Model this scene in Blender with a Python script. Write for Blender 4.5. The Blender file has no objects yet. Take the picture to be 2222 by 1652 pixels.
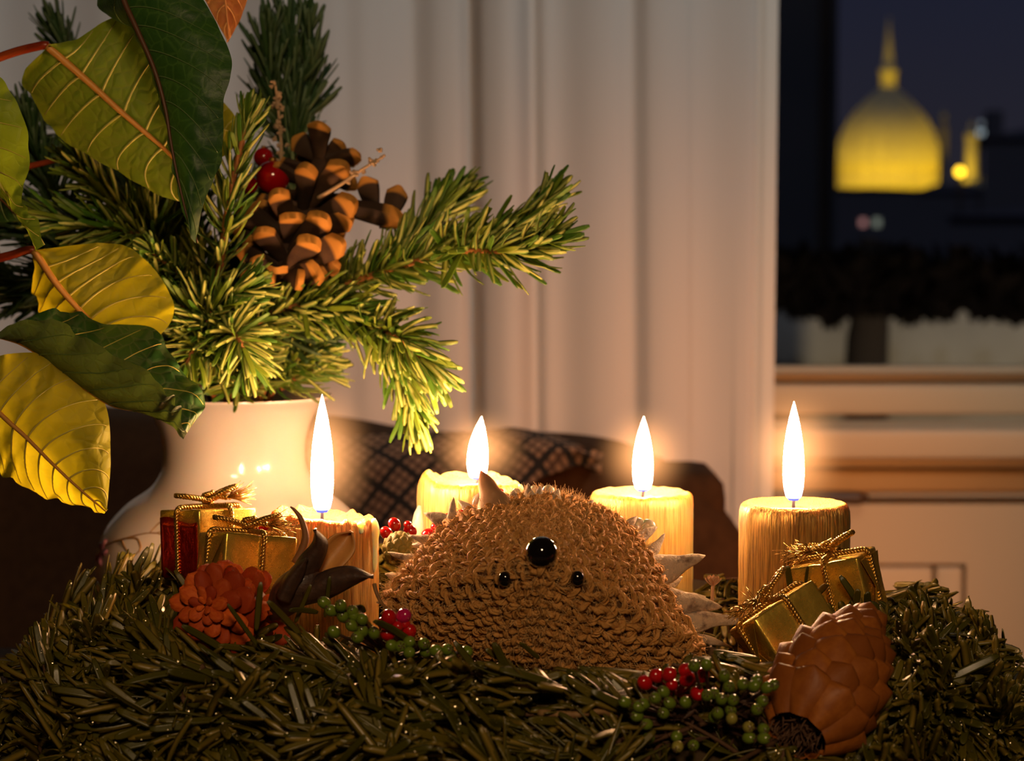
import bpy, bmesh, math, random
import numpy as np
from mathutils import Matrix, Vector

# ------------------------------------------------------------------ camera frame (photo taken as 2222 x 1652)
F = 5000.0
TABLE = 0.75
EYE = TABLE + 0.24
PITCH = math.atan((826 - 480) / F)
CP, SP = math.cos(PITCH), math.sin(PITCH)
FWD = np.array((0, CP, -SP)); UPV = np.array((0, SP, CP)); RGT = np.array((1.0, 0, 0))
CAM = np.array((0, 0, EYE))


def P(px, py, Y):
    """A point of the room at distance Y that the photo shows at (px, py)."""
    d = FWD + RGT * ((px - 1111) / F) + UPV * ((826 - py) / F)
    return CAM + d * (Y / d[1])


def PX(p):
    p = np.atleast_2d(p) - CAM
    w = p @ FWD
    return 1111 + F * (p @ RGT) / w, 826 - F * (p @ UPV) / w


def S(pix, Y):
    return pix * Y / F


scene = bpy.context.scene
C = scene.collection
cam_data = bpy.data.cameras.new('camera')
cam = bpy.data.objects.new('camera', cam_data)
C.objects.link(cam)
cam.location = CAM
cam.rotation_euler = (math.pi / 2 - PITCH, 0, 0)
cam_data.sensor_width = 36
cam_data.lens = 36 * F / 2222
cam_data.clip_start = 0.05
cam_data.clip_end = 3000
cam_data.dof.use_dof = True
cam_data.dof.focus_distance = 0.945
cam_data.dof.aperture_fstop = 14.5
scene.camera = cam
scene.view_settings.view_transform = 'Standard'
scene.view_settings.look = 'None'
scene.view_settings.gamma = 1
scene.view_settings.use_curve_mapping = False
scene.view_settings.exposure = 0.0
scene.cycles.sample_clamp_indirect = 6.0
scene.cycles.blur_glossy = 0.5

FLAME = 290.0                 # radiance of the candle flames
FLAME_COL = (1.0, 0.51, 0.22)

# sky at night
world = bpy.data.worlds.new('night_sky')
scene.world = world
world.use_nodes = True
nt = world.node_tree
bg = nt.nodes['Background']
tc = nt.nodes.new('ShaderNodeTexCoord'); sx = nt.nodes.new('ShaderNodeSeparateXYZ')
cr = nt.nodes.new('ShaderNodeValToRGB')
nt.links.new(tc.outputs['Generated'], sx.inputs[0]); nt.links.new(sx.outputs[2], cr.inputs[0])
cr.color_ramp.elements[0].position = 0.0; cr.color_ramp.elements[0].color = (0.021, 0.018, 0.025, 1)
cr.color_ramp.elements[1].position = 0.12; cr.color_ramp.elements[1].color = (0.012, 0.014, 0.030, 1)
nt.links.new(cr.outputs[0], bg.inputs[0])
bg.inputs[1].default_value = 1.0


def area_light(name, loc, target, size, power, col):
    l = bpy.data.lights.new(name, 'AREA'); l.shape = 'DISK'; l.size = size; l.energy = power; l.color = col
    o = bpy.data.objects.new(name, l); C.objects.link(o)
    o.location = loc
    o.rotation_euler = (Vector(target) - Vector(loc)).to_track_quat('-Z', 'Y').to_euler()
    return o


def point_light(name, loc, power, col, r=0.05):
    l = bpy.data.lights.new(name, 'POINT'); l.energy = power; l.color = col; l.shadow_soft_size = r
    o = bpy.data.objects.new(name, l); C.objects.link(o); o.location = loc
    return o


def spot_light(name, loc, target, power, col, ang, r=0.3, blend=0.6):
    l = bpy.data.lights.new(name, 'SPOT'); l.energy = power; l.color = col; l.spot_size = math.radians(ang); l.spot_blend = blend
    l.shadow_soft_size = r
    o = bpy.data.objects.new(name, l); C.objects.link(o); o.location = loc
    o.rotation_euler = (Vector(target) - Vector(loc)).to_track_quat('-Z', 'Y').to_euler()
    return o


# three unseen spots added as fill: one for the foreground, two for the curtain
spot_light('foreground_fill_spot', (0.10, -0.85, 1.72), (0.0, 0.95, 0.90), 46.0, (1.0, 0.66, 0.36), 40, 0.15)
spot_light('curtain_cool_fill', (0.80, 0.50, 2.15), (0.04, 2.2, 1.36), 48.0, (0.90, 0.95, 0.95), 60, 0.15)
spot_light('curtain_warm_fill', (1.14, 0.55, 0.97), (0.08, 2.2, 0.60), 92.0, (1.0, 0.34, 0.07), 33, 0.12, 1.0)

fill_sun = bpy.data.lights.new('town_fill_sun', 'SUN'); fill_sun.energy = 0.22; fill_sun.color = (0.72, 0.80, 1.0); fill_sun.angle = 0.05  # added dim outdoor fill that lifts the dark town houses
mo = bpy.data.objects.new('town_fill_sun', fill_sun); C.objects.link(mo); mo.rotation_euler = (math.radians(55), 0, math.radians(-20))

# ------------------------------------------------------------------ helpers
rng = np.random.default_rng(7)
random.seed(7)


class MB:
    def __init__(self):
        self.v = []; self.f = []; self.n = 0; self.att = {}

    def add(self, V, Fc, **att):
        V = np.asarray(V, float).reshape(-1, 3)
        self.v.append(V)
        for fc in Fc:
            self.f.append(tuple(int(i) + self.n for i in fc))
        for k, a in att.items():
            self.att.setdefault(k, []).append((self.n, np.broadcast_to(np.asarray(a, float), (len(V),))))
        self.n += len(V)
        return self

    def grid(self, G, closed_u=False, closed_v=False, **att):
        G = np.asarray(G, float); a, b = G.shape[:2]
        fs = []
        for i in range(a if closed_u else a - 1):
            for j in range(b if closed_v else b - 1):
                fs.append((i * b + j, i * b + (j + 1) % b, ((i + 1) % a) * b + (j + 1) % b, ((i + 1) % a) * b + j))
        att = {k: np.asarray(x, float).reshape(-1) if np.ndim(x) else x for k, x in att.items()}
        return self.add(G.reshape(-1, 3), fs, **att)

    def tube(self, pts, rad, sides=8, cap=True, **att):
        pts = np.asarray(pts, float); n = len(pts)
        rad = np.broadcast_to(np.asarray(rad, float), (n,))
        T = np.gradient(pts, axis=0); T /= np.linalg.norm(T, axis=1)[:, None] + 1e-12
        up = np.array((0, 0, 1.0)) if abs(T[0][2]) < 0.9 else np.array((1.0, 0, 0))
        N = np.cross(T[0], up); N /= np.linalg.norm(N)
        rings = []
        for i in range(n):
            N = N - T[i] * (N @ T[i]); N /= np.linalg.norm(N) + 1e-12
            B = np.cross(T[i], N)
            a = np.arange(sides) * 2 * math.pi / sides
            rings.append(pts[i] + rad[i] * (np.cos(a)[:, None] * N + np.sin(a)[:, None] * B))
        base = self.n
        self.grid(np.array(rings), closed_v=True, **att)
        if cap:
            self.f.append(tuple(base + k for k in range(sides))[::-1])
            self.f.append(tuple(base + (n - 1) * sides + k for k in range(sides)))
        return self

    def lathe(self, prof, centre=(0, 0, 0), sides=48, **att):
        prof = np.asarray(prof, float); a = np.arange(sides) * 2 * math.pi / sides
        G = np.stack([prof[:, 0][:, None] * np.cos(a), prof[:, 0][:, None] * np.sin(a), np.repeat(prof[:, 1][:, None], sides, 1)], -1) + np.asarray(centre)
        return self.grid(G, closed_v=True, **att)

    def ball(self, c, r, nu=12, nv=8, M=None, **att):
        u = np.arange(nu) * 2 * math.pi / nu; v = np.linspace(math.pi - 0.02, 0.02, nv)
        G = np.stack([np.sin(v)[:, None] * np.cos(u), np.sin(v)[:, None] * np.sin(u), np.repeat(np.cos(v)[:, None], nu, 1)], -1) * np.asarray(r)
        if M is not None:
            G = G @ np.asarray(M).T
        base = self.n
        self.grid(G + np.asarray(c), closed_v=True, **att)
        self.f.append(tuple(base + k for k in range(nu))[::-1])
        self.f.append(tuple(base + (nv - 1) * nu + k for k in range(nu)))
        return self

    def box(self, lo, hi, **att):
        (a, b, c), (d, e, f) = lo, hi
        V = [(a, b, c), (d, b, c), (d, e, c), (a, e, c), (a, b, f), (d, b, f), (d, e, f), (a, e, f)]
        return self.add(V, [(0, 3, 2, 1), (4, 5, 6, 7), (0, 1, 5, 4), (1, 2, 6, 5), (2, 3, 7, 6), (3, 0, 4, 7)], **att)

    def mesh(self, name, smooth=True, bevel=0, seg=2, sharp=None, recalc=False):
        me = bpy.data.meshes.new(name)
        V = np.concatenate(self.v) if self.v else np.zeros((0, 3))
        me.from_pydata(V.tolist(), [], self.f)
        for k, L in self.att.items():
            arr = np.zeros(len(V))
            for s, a in L:
                arr[s:s + len(a)] = a
            at = me.attributes.new(k, 'FLOAT', 'POINT'); at.data.foreach_set('value', arr)
        if recalc:
            bm = bmesh.new(); bm.from_mesh(me); bmesh.ops.recalc_face_normals(bm, faces=bm.faces[:]); bm.to_mesh(me); bm.free()
        if bevel:
            bm = bmesh.new(); bm.from_mesh(me)
            bmesh.ops.bevel(bm, geom=bm.edges[:], offset=bevel, segments=seg, affect='EDGES', profile=0.6)
            bm.to_mesh(me); bm.free()
        if smooth:
            me.polygons.foreach_set('use_smooth', [True] * len(me.polygons))
        if sharp is not None: me.set_sharp_from_angle(angle=sharp)
        me.update()
        return me


def obj(name, mb, mat, parent=None, smooth=True, bevel=0, seg=2, basis=None, kind=None, label=None):
    me = mb if isinstance(mb, bpy.types.Mesh) else mb.mesh(name, smooth, bevel, seg)
    o = bpy.data.objects.new(name, me); C.objects.link(o)
    if mat is not None and not me.materials:
        me.materials.append(mat)
    if parent is not None:
        o.parent = parent
        o.matrix_parent_inverse = Matrix.Translation(-parent.location) if parent.type == 'EMPTY' else Matrix()
    if basis is not None:
        o.matrix_basis = basis
    if kind: o['kind'] = kind
    if label: o['label'] = label
    return o


def thing(name, label, cat, loc, group=None):
    o = bpy.data.objects.new(name, None); C.objects.link(o)
    o.location = Vector([float(a) for a in loc]); o.empty_display_size = 0.02
    o['label'] = label; o['category'] = cat
    if group: o['group'] = group
    return o


def tag(o, label, cat, group=None):
    o['label'] = label; o['category'] = cat
    if group: o['group'] = group
    return o


def struct(o):
    o['kind'] = 'structure'
    return o


def unit(v):
    v = np.asarray(v, float)
    return v / (np.linalg.norm(v, axis=-1, keepdims=True) + 1e-12)


def spline(pts, n):
    """Catmull-Rom through pts (k, d), n samples spread by chord length."""
    p = np.asarray(pts, float); k = len(p)
    if k == 2:
        return p[0] + (p[1] - p[0]) * np.linspace(0, 1, n)[:, None]
    q = np.vstack([2 * p[0] - p[1], p, 2 * p[-1] - p[-2]])
    t = np.linspace(0, k - 1 - 1e-9, n); i = t.astype(int); u = (t - i)[:, None]
    a, b, c, d = q[i], q[i + 1], q[i + 2], q[i + 3]
    return 0.5 * (2 * b + (c - a) * u + (2 * a - 5 * b + 4 * c - d) * u ** 2 + (3 * b - a - 3 * c + d) * u ** 3)


def even(pts, n):
    """Resample a polyline to n evenly spaced points."""
    p = np.asarray(pts, float)
    s = np.concatenate([[0], np.cumsum(np.linalg.norm(np.diff(p, axis=0), axis=1))])
    t = np.linspace(0, s[-1], n)
    return np.stack([np.interp(t, s, p[:, k]) for k in range(p.shape[1])], 1)


def frame(x, y, z, o, s=(1, 1, 1)):
    M = Matrix.Identity(4)
    for i, a in enumerate((x, y, z)):
        for j in range(3):
            M[j][i] = float(a[j]) * s[i]
    for j in range(3):
        M[j][3] = float(o[j])
    return M


def noise1(x, seed=0):
    x = np.asarray(x, float); r = np.random.default_rng(seed).random(4096) * 2 - 1
    i = np.floor(x).astype(int); u = x - i; u = u * u * (3 - 2 * u)
    return r[i % 4096] * (1 - u) + r[(i + 1) % 4096] * u


# ------------------------------------------------------------------ materials
def mat(name, base, rough=0.5, metal=0.0, **kw):
    """Procedural Principled material. base2 + noise=(scale xyz) mix two colours; bump=(scale, strength, dist); att: colour by mesh attribute."""
    m = bpy.data.materials.new(name); m.use_nodes = True
    t = m.node_tree; N = t.nodes; L = t.links
    b = N['Principled BSDF']
    b.inputs['Base Color'].default_value = (*base, 1)
    b.inputs['Roughness'].default_value = rough
    b.inputs['Metallic'].default_value = metal
    if 'spec' in kw: b.inputs['Specular IOR Level'].default_value = kw['spec']
    if 'coat' in kw:
        b.inputs['Coat Weight'].default_value = kw['coat']; b.inputs['Coat Roughness'].default_value = kw.get('coat_rough', 0.1)
    if 'sss' in kw:
        w, sc, rad = kw['sss']
        b.inputs['Subsurface Weight'].default_value = w; b.inputs['Subsurface Scale'].default_value = sc; b.inputs['Subsurface Radius'].default_value = rad
    co = N.new('ShaderNodeTexCoord')
    src = co.outputs['Object']
    col = None

    def noise(scale, detail=3, r=0.55):
        n = N.new('ShaderNodeTexNoise'); n.inputs['Detail'].default_value = detail; n.inputs['Roughness'].default_value = r
        if isinstance(scale, tuple):
            mp = N.new('ShaderNodeMapping'); mp.inputs['Scale'].default_value = scale
            L.new(src, mp.inputs[0]); L.new(mp.outputs[0], n.inputs['Vector']); n.inputs['Scale'].default_value = 1
        else:
            L.new(src, n.inputs['Vector']); n.inputs['Scale'].default_value = scale
        return n.outputs['Fac']

    def mixc(fac, a, c):
        x = N.new('ShaderNodeMix'); x.data_type = 'RGBA'
        L.new(fac, x.inputs[0])
        for k, s in ((6, a), (7, c)):
            if isinstance(s, tuple): x.inputs[k].default_value = (*s, 1)
            else: L.new(s, x.inputs[k])
        return x.outputs[2]

    def ramp(fac, lo, hi):
        r = N.new('ShaderNodeMapRange'); r.inputs[1].default_value = lo; r.inputs[2].default_value = hi
        L.new(fac, r.inputs[0]); return r.outputs[0]

    def attr(a):
        x = N.new('ShaderNodeAttribute'); x.attribute_name = a; return x.outputs['Fac']

    col = base
    if 'base2' in kw:
        lo, hi = kw.get('ramp', (0.35, 0.65))
        f = ramp(noise(kw.get('noise', 20.0), kw.get('detail', 3)), lo, hi)
        col = mixc(f, col, kw['base2'])
        if 'metal2' in kw:
            r = N.new('ShaderNodeMapRange'); r.inputs[3].default_value = metal; r.inputs[4].default_value = kw['metal2']
            L.new(f, r.inputs[0]); L.new(r.outputs[0], b.inputs['Metallic'])
    if 'orand' in kw:      # every copy a little different
        oi = N.new('ShaderNodeObjectInfo')
        col = mixc(oi.outputs['Random'], col, kw['orand'])
    for a, c, lo, hi in kw.get('att', ()):
        col = mixc(ramp(attr(a), lo, hi), col, c)
    if not isinstance(col, tuple):
        L.new(col, b.inputs['Base Color'])
    if 'bump' in kw:
        sc, st, di = kw['bump']
        bp = N.new('ShaderNodeBump'); bp.inputs['Strength'].default_value = st; bp.inputs['Distance'].default_value = di
        L.new(noise(sc, 4), bp.inputs['Height']); L.new(bp.outputs[0], b.inputs['Normal'])
    if 'rough2' in kw:
        r = N.new('ShaderNodeMapRange'); r.inputs[1].default_value = 0.35; r.inputs[2].default_value = 0.65
        r.inputs[3].default_value = rough; r.inputs[4].default_value = kw['rough2']
        L.new(noise(kw.get('rnoise', 60.0)), r.inputs[0]); L.new(r.outputs[0], b.inputs['Roughness'])
    if 'trans' in kw:      # light through a thin sheet
        w, tcol = kw['trans']
        tr = N.new('ShaderNodeBsdfTranslucent')
        if isinstance(col, tuple) or tcol is not None:
            tr.inputs[0].default_value = (*(tcol or base), 1)
            if not isinstance(col, tuple):
                x = N.new('ShaderNodeMix'); x.data_type = 'RGBA'; x.blend_type = 'MULTIPLY'; x.inputs[0].default_value = 0.0
        else:
            L.new(col, tr.inputs[0])
        mx = N.new('ShaderNodeMixShader'); mx.inputs[0].default_value = w
        L.new(b.outputs[0], mx.inputs[1]); L.new(tr.outputs[0], mx.inputs[2])
        L.new(mx.outputs[0], N['Material Output'].inputs['Surface'])
    return m


def emit(name, col, strength, volume=None):
    m = bpy.data.materials.new(name); m.use_nodes = True
    t = m.node_tree; t.nodes.remove(t.nodes['Principled BSDF'])
    e = t.nodes.new('ShaderNodeEmission'); e.inputs[0].default_value = (*col, 1); e.inputs[1].default_value = strength
    t.links.new(e.outputs[0], t.nodes['Material Output'].inputs['Surface'])
    return m

# ================================================================== the room
MAT = {}
MAT['plaster'] = mat('plaster', (0.30, 0.24, 0.18), 0.85, bump=(60.0, 0.15, 0.002))
MAT['white_paint'] = mat('white_paint', (0.58, 0.43, 0.27), 0.5, bump=(15.0, 0.08, 0.002))
MAT['floor'] = mat('floor_wood', (0.16, 0.08, 0.035), 0.45, base2=(0.1, 0.05, 0.02), noise=(3.0, 40.0, 3.0))
MAT['curtain'] = mat('curtain_cloth', (0.64, 0.61, 0.58), 0.9, bump=((300.0, 300.0, 900.0), 0.15, 0.001), trans=(0.15, (0.6, 0.52, 0.45)))
MAT['sofa'] = mat('sofa_cloth', (0.034, 0.014, 0.0045), 0.9, spec=.15, base2=(0.048, 0.020, 0.007), noise=120.0, bump=(400.0, 0.3, 0.002))
MAT['table'] = mat('table_wood', (0.020, 0.007, 0.003), 0.7, spec=.12, base2=(0.045, 0.018, 0.007), noise=(4.0, 60.0, 4.0))
YW = 2.40
x0r, x1r = -1.9, 1.9
struct(obj('floor', MB().box((x0r, -1.6, -0.1), (x1r, YW + 0.2, 0.0)), MAT['floor'], smooth=False))
struct(obj('ceiling', MB().box((x0r, -1.6, 2.6), (x1r, YW + 0.2, 2.7)), MAT['plaster'], smooth=False))
struct(obj('wall_left', MB().box((x0r - 0.1, -1.6, 0.0), (x0r, YW + 0.2, 2.6)), MAT['plaster'], smooth=False))
struct(obj('wall_right', MB().box((x1r, -1.6, 0.0), (x1r + 0.1, YW + 0.2, 2.6)), MAT['plaster'], smooth=False))
struct(obj('wall_front', MB().box((x0r, -1.7, 0.0), (x1r, -1.6, 2.6)), MAT['plaster'], smooth=False))
# the window wall with its opening: glass bottom at py ~ 800
def zat(py, Y): return P(1111, py, Y)[2]
def xat(px, Y): return P(px, 480, Y)[0]
xl, xr = xat(1330, YW), xat(2700, YW)
zs = zat(905, YW)
wb = MB()
wb.box((x0r, YW, 0), (xl, YW + 0.2, 2.6)); wb.box((xr, YW, 0), (x1r, YW + 0.2, 2.6))
wb.box((xl, YW, 0), (xr, YW + 0.2, zs - 0.03)); wb.box((xl, YW, 2.2), (xr, YW + 0.2, 2.6))
struct(obj('wall_back', wb, MAT['white_paint'], smooth=False))
struct(obj('baseboard_back', MB().box((x0r, YW - 0.015, 0.0), (x1r, YW, 0.09)), MAT['white_paint'], smooth=False, bevel=0.003))
# window: outer frame, sash, pane, sill
win = bpy.data.objects.new('window_1', None); C.objects.link(win); win['kind'] = 'structure'; win.location = (xl, YW, zs)
win['label'] = 'white wooden window with the night town behind its glass'
def bar(name, x0, x1, z0, z1, y0, y1, bev=0.004):
    return obj(name, MB().box((x0, y0, z0), (x1, y1, z1)), MAT['white_paint'], win, bevel=bev)
zf = lambda py: zat(py, YW)
bar('frame_rail', xl, xr, zf(905), zf(838), YW + 0.02, YW + 0.09)
bar('frame_stile', xl, xl + 0.05, zf(838), 2.2, YW + 0.02, YW + 0.09)
bar('frame_stile', xr - 0.05, xr, zf(838), 2.2, YW + 0.02, YW + 0.09)
bar('frame_rail', xl, xr, 2.15, 2.2, YW + 0.02, YW + 0.09)
bar('sash_rail', xl + 0.05, xr - 0.05, zf(832), zf(802), YW + 0.035, YW + 0.08)
bar('glazing_bead', xl + 0.05, xr - 0.05, zf(818), zf(808), YW + 0.022, YW + 0.04, 0.003)
bar('sash_rail', xl + 0.05, xr - 0.05, 2.10, 2.15, YW + 0.035, YW + 0.08)
bar('sash_stile', xl + 0.05, xl + 0.1, zf(802), 2.1, YW + 0.035, YW + 0.08)
bar('sash_stile', xr - 0.1, xr - 0.05, zf(802), 2.1, YW + 0.035, YW + 0.08)
gm = bpy.data.materials.new('window_glass'); gm.use_nodes = True
t = gm.node_tree; t.nodes.remove(t.nodes['Principled BSDF'])
fr = t.nodes.new('ShaderNodeFresnel'); fr.inputs[0].default_value = 1.35
a = t.nodes.new('ShaderNodeBsdfTransparent'); g = t.nodes.new('ShaderNodeBsdfGlossy'); g.inputs['Roughness'].default_value = 0.02
a.inputs[0].default_value = (0.93, 0.95, 0.95, 1)
mx = t.nodes.new('ShaderNodeMixShader'); t.links.new(fr.outputs[0], mx.inputs[0]); t.links.new(a.outputs[0], mx.inputs[1]); t.links.new(g.outputs[0], mx.inputs[2])
t.links.new(mx.outputs[0], t.nodes['Material Output'].inputs['Surface'])
obj('pane', MB().box((xl + 0.1, YW + 0.055, zf(802)), (xr - 0.1, YW + 0.059, 2.1)), gm, win, smooth=False)
obj('sill', MB().box((xl - 0.06, YW - 0.10, zf(978)), (xr + 0.06, YW + 0.02, zf(914))), MAT['white_paint'], win, bevel=0.006, seg=3)
# mouldings below the sill
yb = YW - 0.085
struct(obj('trim_1', MB().box((xl - 0.05, yb, zat(1016, yb)), (xr + 0.05, YW, zat(984, yb))), MAT['white_paint'], bevel=0.005))
struct(obj('trim_2', MB().box((xl - 0.05, yb + 0.045, zat(1068, yb + 0.045)), (xr + 0.05, YW, zat(1020, yb + 0.045))), MAT['white_paint'], bevel=0.004))
struct(obj('trim_3', MB().box((xl - 0.05, yb + 0.03, zat(1084, yb + 0.03)), (xr + 0.05, YW, zat(1073, yb + 0.03))), MAT['white_paint'], bevel=0.003))
# recessed panel front under the window: raised boards leave a thin groove around the fielded panel
yp = YW - 0.05
pn = bpy.data.objects.new('trim_4', None); C.objects.link(pn); pn['kind'] = 'structure'; pn.location = (xl, yp, 0)
def board(x0, x1, z0, z1, name='panel'):
    obj(name, MB().box((x0, yp, z0), (x1, YW, z1)), MAT['white_paint'], pn, bevel=0.003)
zt, zg, xm1, xm2 = zat(1094, yp), zat(1228, yp), xat(2037, yp), xat(2103, yp)
g_ = 0.0018
board(xat(1500, yp), xm1 - g_, 0.1, zg - g_)
board(xm1 + g_, xm2 - g_, 0.1, zg - g_)
obj('panel', MB().box((xat(1500, yp), yp, zg + g_), (xat(2330, yp), YW, zt)).box((xm2 + g_, yp, 0.1), (xat(2330, yp), YW, zg + g_)), MAT['white_paint'], pn, smooth=False)
board(xat(2330, yp) + 2 * g_, xat(2700, yp), 0.1, zt)

# dark slim bar in front of the sill
ybar = YW - 0.115
tag(obj('pull_bar', MB().tube(spline([P(1630, 1078, ybar), P(1760, 1079, ybar), P(1884, 1082, ybar)], 12), [0.004] + [0.0072] * 10 + [0.004], 10), mat('dark_bar', (0.06, 0.03, 0.015), 0.5)),
    'dark slim bar below the windowsill behind the rightmost candle', 'bar')

# curtain
yc = 2.16
xs = np.linspace(xat(-620, yc), xat(1690, yc), 420)
pxs = 1111 + xs / yc * F
off = 0.012 * np.sin(pxs / 61.0 + 0.8 * np.sin(pxs / 190.0)) + 0.006 * np.sin(pxs / 27.0 + 1.3)
for c_, w_, d_ in ((1022, 16, 0.022), (1155, 20, 0.026), (1375, 26, 0.014), (1648, 8, 0.010), (900, 40, 0.01), (760, 30, 0.012)):
    off = off + d_ * np.exp(-((pxs - c_) / w_) ** 2)
off = off * np.interp(pxs, [840, 900, 1360, 1420], [0.45, 0.85, 0.85, 0.5])
zs_ = np.linspace(0.03, 2.5, 40)
G = np.zeros((40, 420, 3))
G[:, :, 0] = xs + 0.003 * np.sin(zs_ * 3)[:, None] * (pxs < 1600) - 0.004 * (1.6 - zs_)[:, None].clip(0, 1) * (pxs > 1500)
G[:, :, 1] = yc + off * (0.85 + 0.3 * (zs_[:, None] / 2.5))
G[:, :, 2] = zs_[:, None]
cu = thing('curtain', 'long pale sheer curtain hanging in folds beside the window', 'curtain', (xs.mean(), yc, 0.03))
obj('cloth', MB().grid(G), MAT['curtain'], cu)
hem = MB()
ih = pxs > 1640
hem.grid(G[:, ih] - np.array((0, 0.0015, 0)))
obj('side_hem', hem, mat('hem_cloth', (0.68, 0.65, 0.60), 0.9), cu)
cr_ = MB().tube([(xs[0] - 0.1, yc, 2.52), (0, yc, 2.52), (xr, yc, 2.52)], 0.012, 12)
tag(obj('curtain_rod', cr_, mat('rod_metal', (0.3, 0.22, 0.12), 0.35, 0.8)), 'rod that carries the pale curtain above the window', 'rod')

# table
tb = thing('table', 'dark wooden table under the wreath and the vase', 'table', (0, 0.95, 0))
obj('tabletop', MB().box((-0.75, 0.62, TABLE - 0.03), (0.236, 1.29, TABLE)), MAT['table'], tb, bevel=0.005)
for sx_ in (-0.68, 0.17):
    for sy_ in (0.69, 1.22):
        obj('leg', MB().box((sx_ - 0.025, sy_ - 0.025, 0), (sx_ + 0.025, sy_ + 0.025, TABLE - 0.03)), MAT['table'], tb, bevel=0.004)

# sofa: back with a sloping rounded end, seat, arm, feet
ys = 1.70
sf = thing('sofa', 'dark brown sofa with a rounded sloping back in front of the curtain', 'sofa', (-0.3, ys - 0.2, 0))
top = [(-2600, 912), (-800, 910), (300, 912), (680, 930), (900, 965), (1100, 968), (1230, 972), (1340, 986), (1420, 1012), (1500, 1056), (1560, 1104), (1612, 1160), (1645, 1240), (1660, 1400), (1668, 1700)]
tp = spline(np.array([P(a_, b_, ys) for a_, b_ in top]), 90)
th = 0.16
rows = []
prof = [(0.0, 0.05, -0.03), (0.0, 0.0, -0.012), (0.06, 0.0, 0.0), (0.5, 0.0, 0.0), (0.94, 0, 0), (1.0, 0, -0.012), (1, 0.05, -0.03)]
cen = np.array((-0.3, ys, 0.4))
dir_in = unit((cen - tp) * np.array((1, 0, 1)))
ring = []
for dy, ins in ((0.0, 0.30), (0.0, 0.035), (0.006, 0.014), (0.02, 0.003), (0.045, 0.0), (0.12, 0.0), (0.15, 0.004), (0.16, 0.02), (0.16, 0.3)):
    ring.append(tp + dir_in * ins + np.array((0, dy, 0)))
bk = MB().grid(np.array(ring))
obj('backrest', bk, MAT['sofa'], sf)
obj('back_panel', MB().box((-1.15, ys + 0.02, 0.12), (tp[-1][0] - 0.03, ys + 0.14, 0.80)), MAT['sofa'], sf, bevel=0.02, seg=3)
obj('seat', MB().box((-1.12, ys - 0.26, 0.16), (0.02, ys + 0.02, 0.42)), MAT['sofa'], sf, bevel=0.03, seg=4)
obj('armrest', MB().box((0.03, ys - 0.26, 0.12), (0.17, ys + 0.04, 0.60)), MAT['sofa'], sf, bevel=0.04, seg=4)
for sx_ in (-1.05, 0.1):
    for sy_ in (ys - 0.2, ys + 0.1):
        obj('foot', MB().box((sx_ - 0.025, sy_ - 0.025, 0), (sx_ + 0.025, sy_ + 0.025, 0.13)), MAT['table'], sf, bevel=0.004)

# plaid throw over the back of the sofa
pm = bpy.data.materials.new('plaid'); pm.use_nodes = True
t = pm.node_tree; b = t.nodes['Principled BSDF']; b.inputs['Roughness'].default_value = 0.95
def stripes(attr, freq, lo, hi):
    x = t.nodes.new('ShaderNodeAttribute'); x.attribute_name = attr
    m1 = t.nodes.new('ShaderNodeMath'); m1.operation = 'MULTIPLY'; m1.inputs[1].default_value = freq
    m2 = t.nodes.new('ShaderNodeMath'); m2.operation = 'FRACT'
    m3 = t.nodes.new('ShaderNodeMath'); m3.operation = 'PINGPONG'; m3.inputs[1].default_value = 0.5
    r = t.nodes.new('ShaderNodeMapRange'); r.inputs[1].default_value = lo; r.inputs[2].default_value = hi
    t.links.new(x.outputs['Fac'], m1.inputs[0]); t.links.new(m1.outputs[0], m2.inputs[0]); t.links.new(m2.outputs[0], m3.inputs[0]); t.links.new(m3.outputs[0], r.inputs[0])
    return r.outputs[0]
def mulc(a_, b_):
    m_ = t.nodes.new('ShaderNodeMath'); m_.operation = 'MULTIPLY'; t.links.new(a_, m_.inputs[0]); t.links.new(b_, m_.inputs[1]); return m_.outputs[0]
s1 = mulc(stripes('u', 1.0, 0.10, 0.14), stripes('v', 1.0, 0.10, 0.14))
s2 = mulc(stripes('u', 3.0, 0.12, 0.25), stripes('v', 3.0, 0.12, 0.25))
x1 = t.nodes.new('ShaderNodeMix'); x1.data_type = 'RGBA'; t.links.new(s1, x1.inputs[0]); x1.inputs[6].default_value = (0.012, 0.008, 0.006, 1)
x2 = t.nodes.new('ShaderNodeMix'); x2.data_type = 'RGBA'; t.links.new(s2, x2.inputs[0]); x2.inputs[6].default_value = (0.07, 0.035, 0.02, 1); x2.inputs[7].default_value = (0.27, 0.15, 0.085, 1)
t.links.new(x2.outputs[2], x1.inputs[7]); t.links.new(x1.outputs[2], b.inputs['Base Color'])
ut = np.linspace(560, 1306, 64)
tops = np.interp(ut, [560, 700, 760, 900, 1000, 1110, 1180, 1250, 1306], [930, 938, 945, 938, 938, 926, 938, 962, 992])
hang = np.interp(ut, [560, 900, 1000, 1130, 1250, 1306], [420, 420, 330, 125, 40, 12])
nb = 26
G = np.zeros((nb + 10, 64, 3)); U = np.zeros((nb + 10, 64)); Vv = np.zeros((nb + 10, 64))
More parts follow.
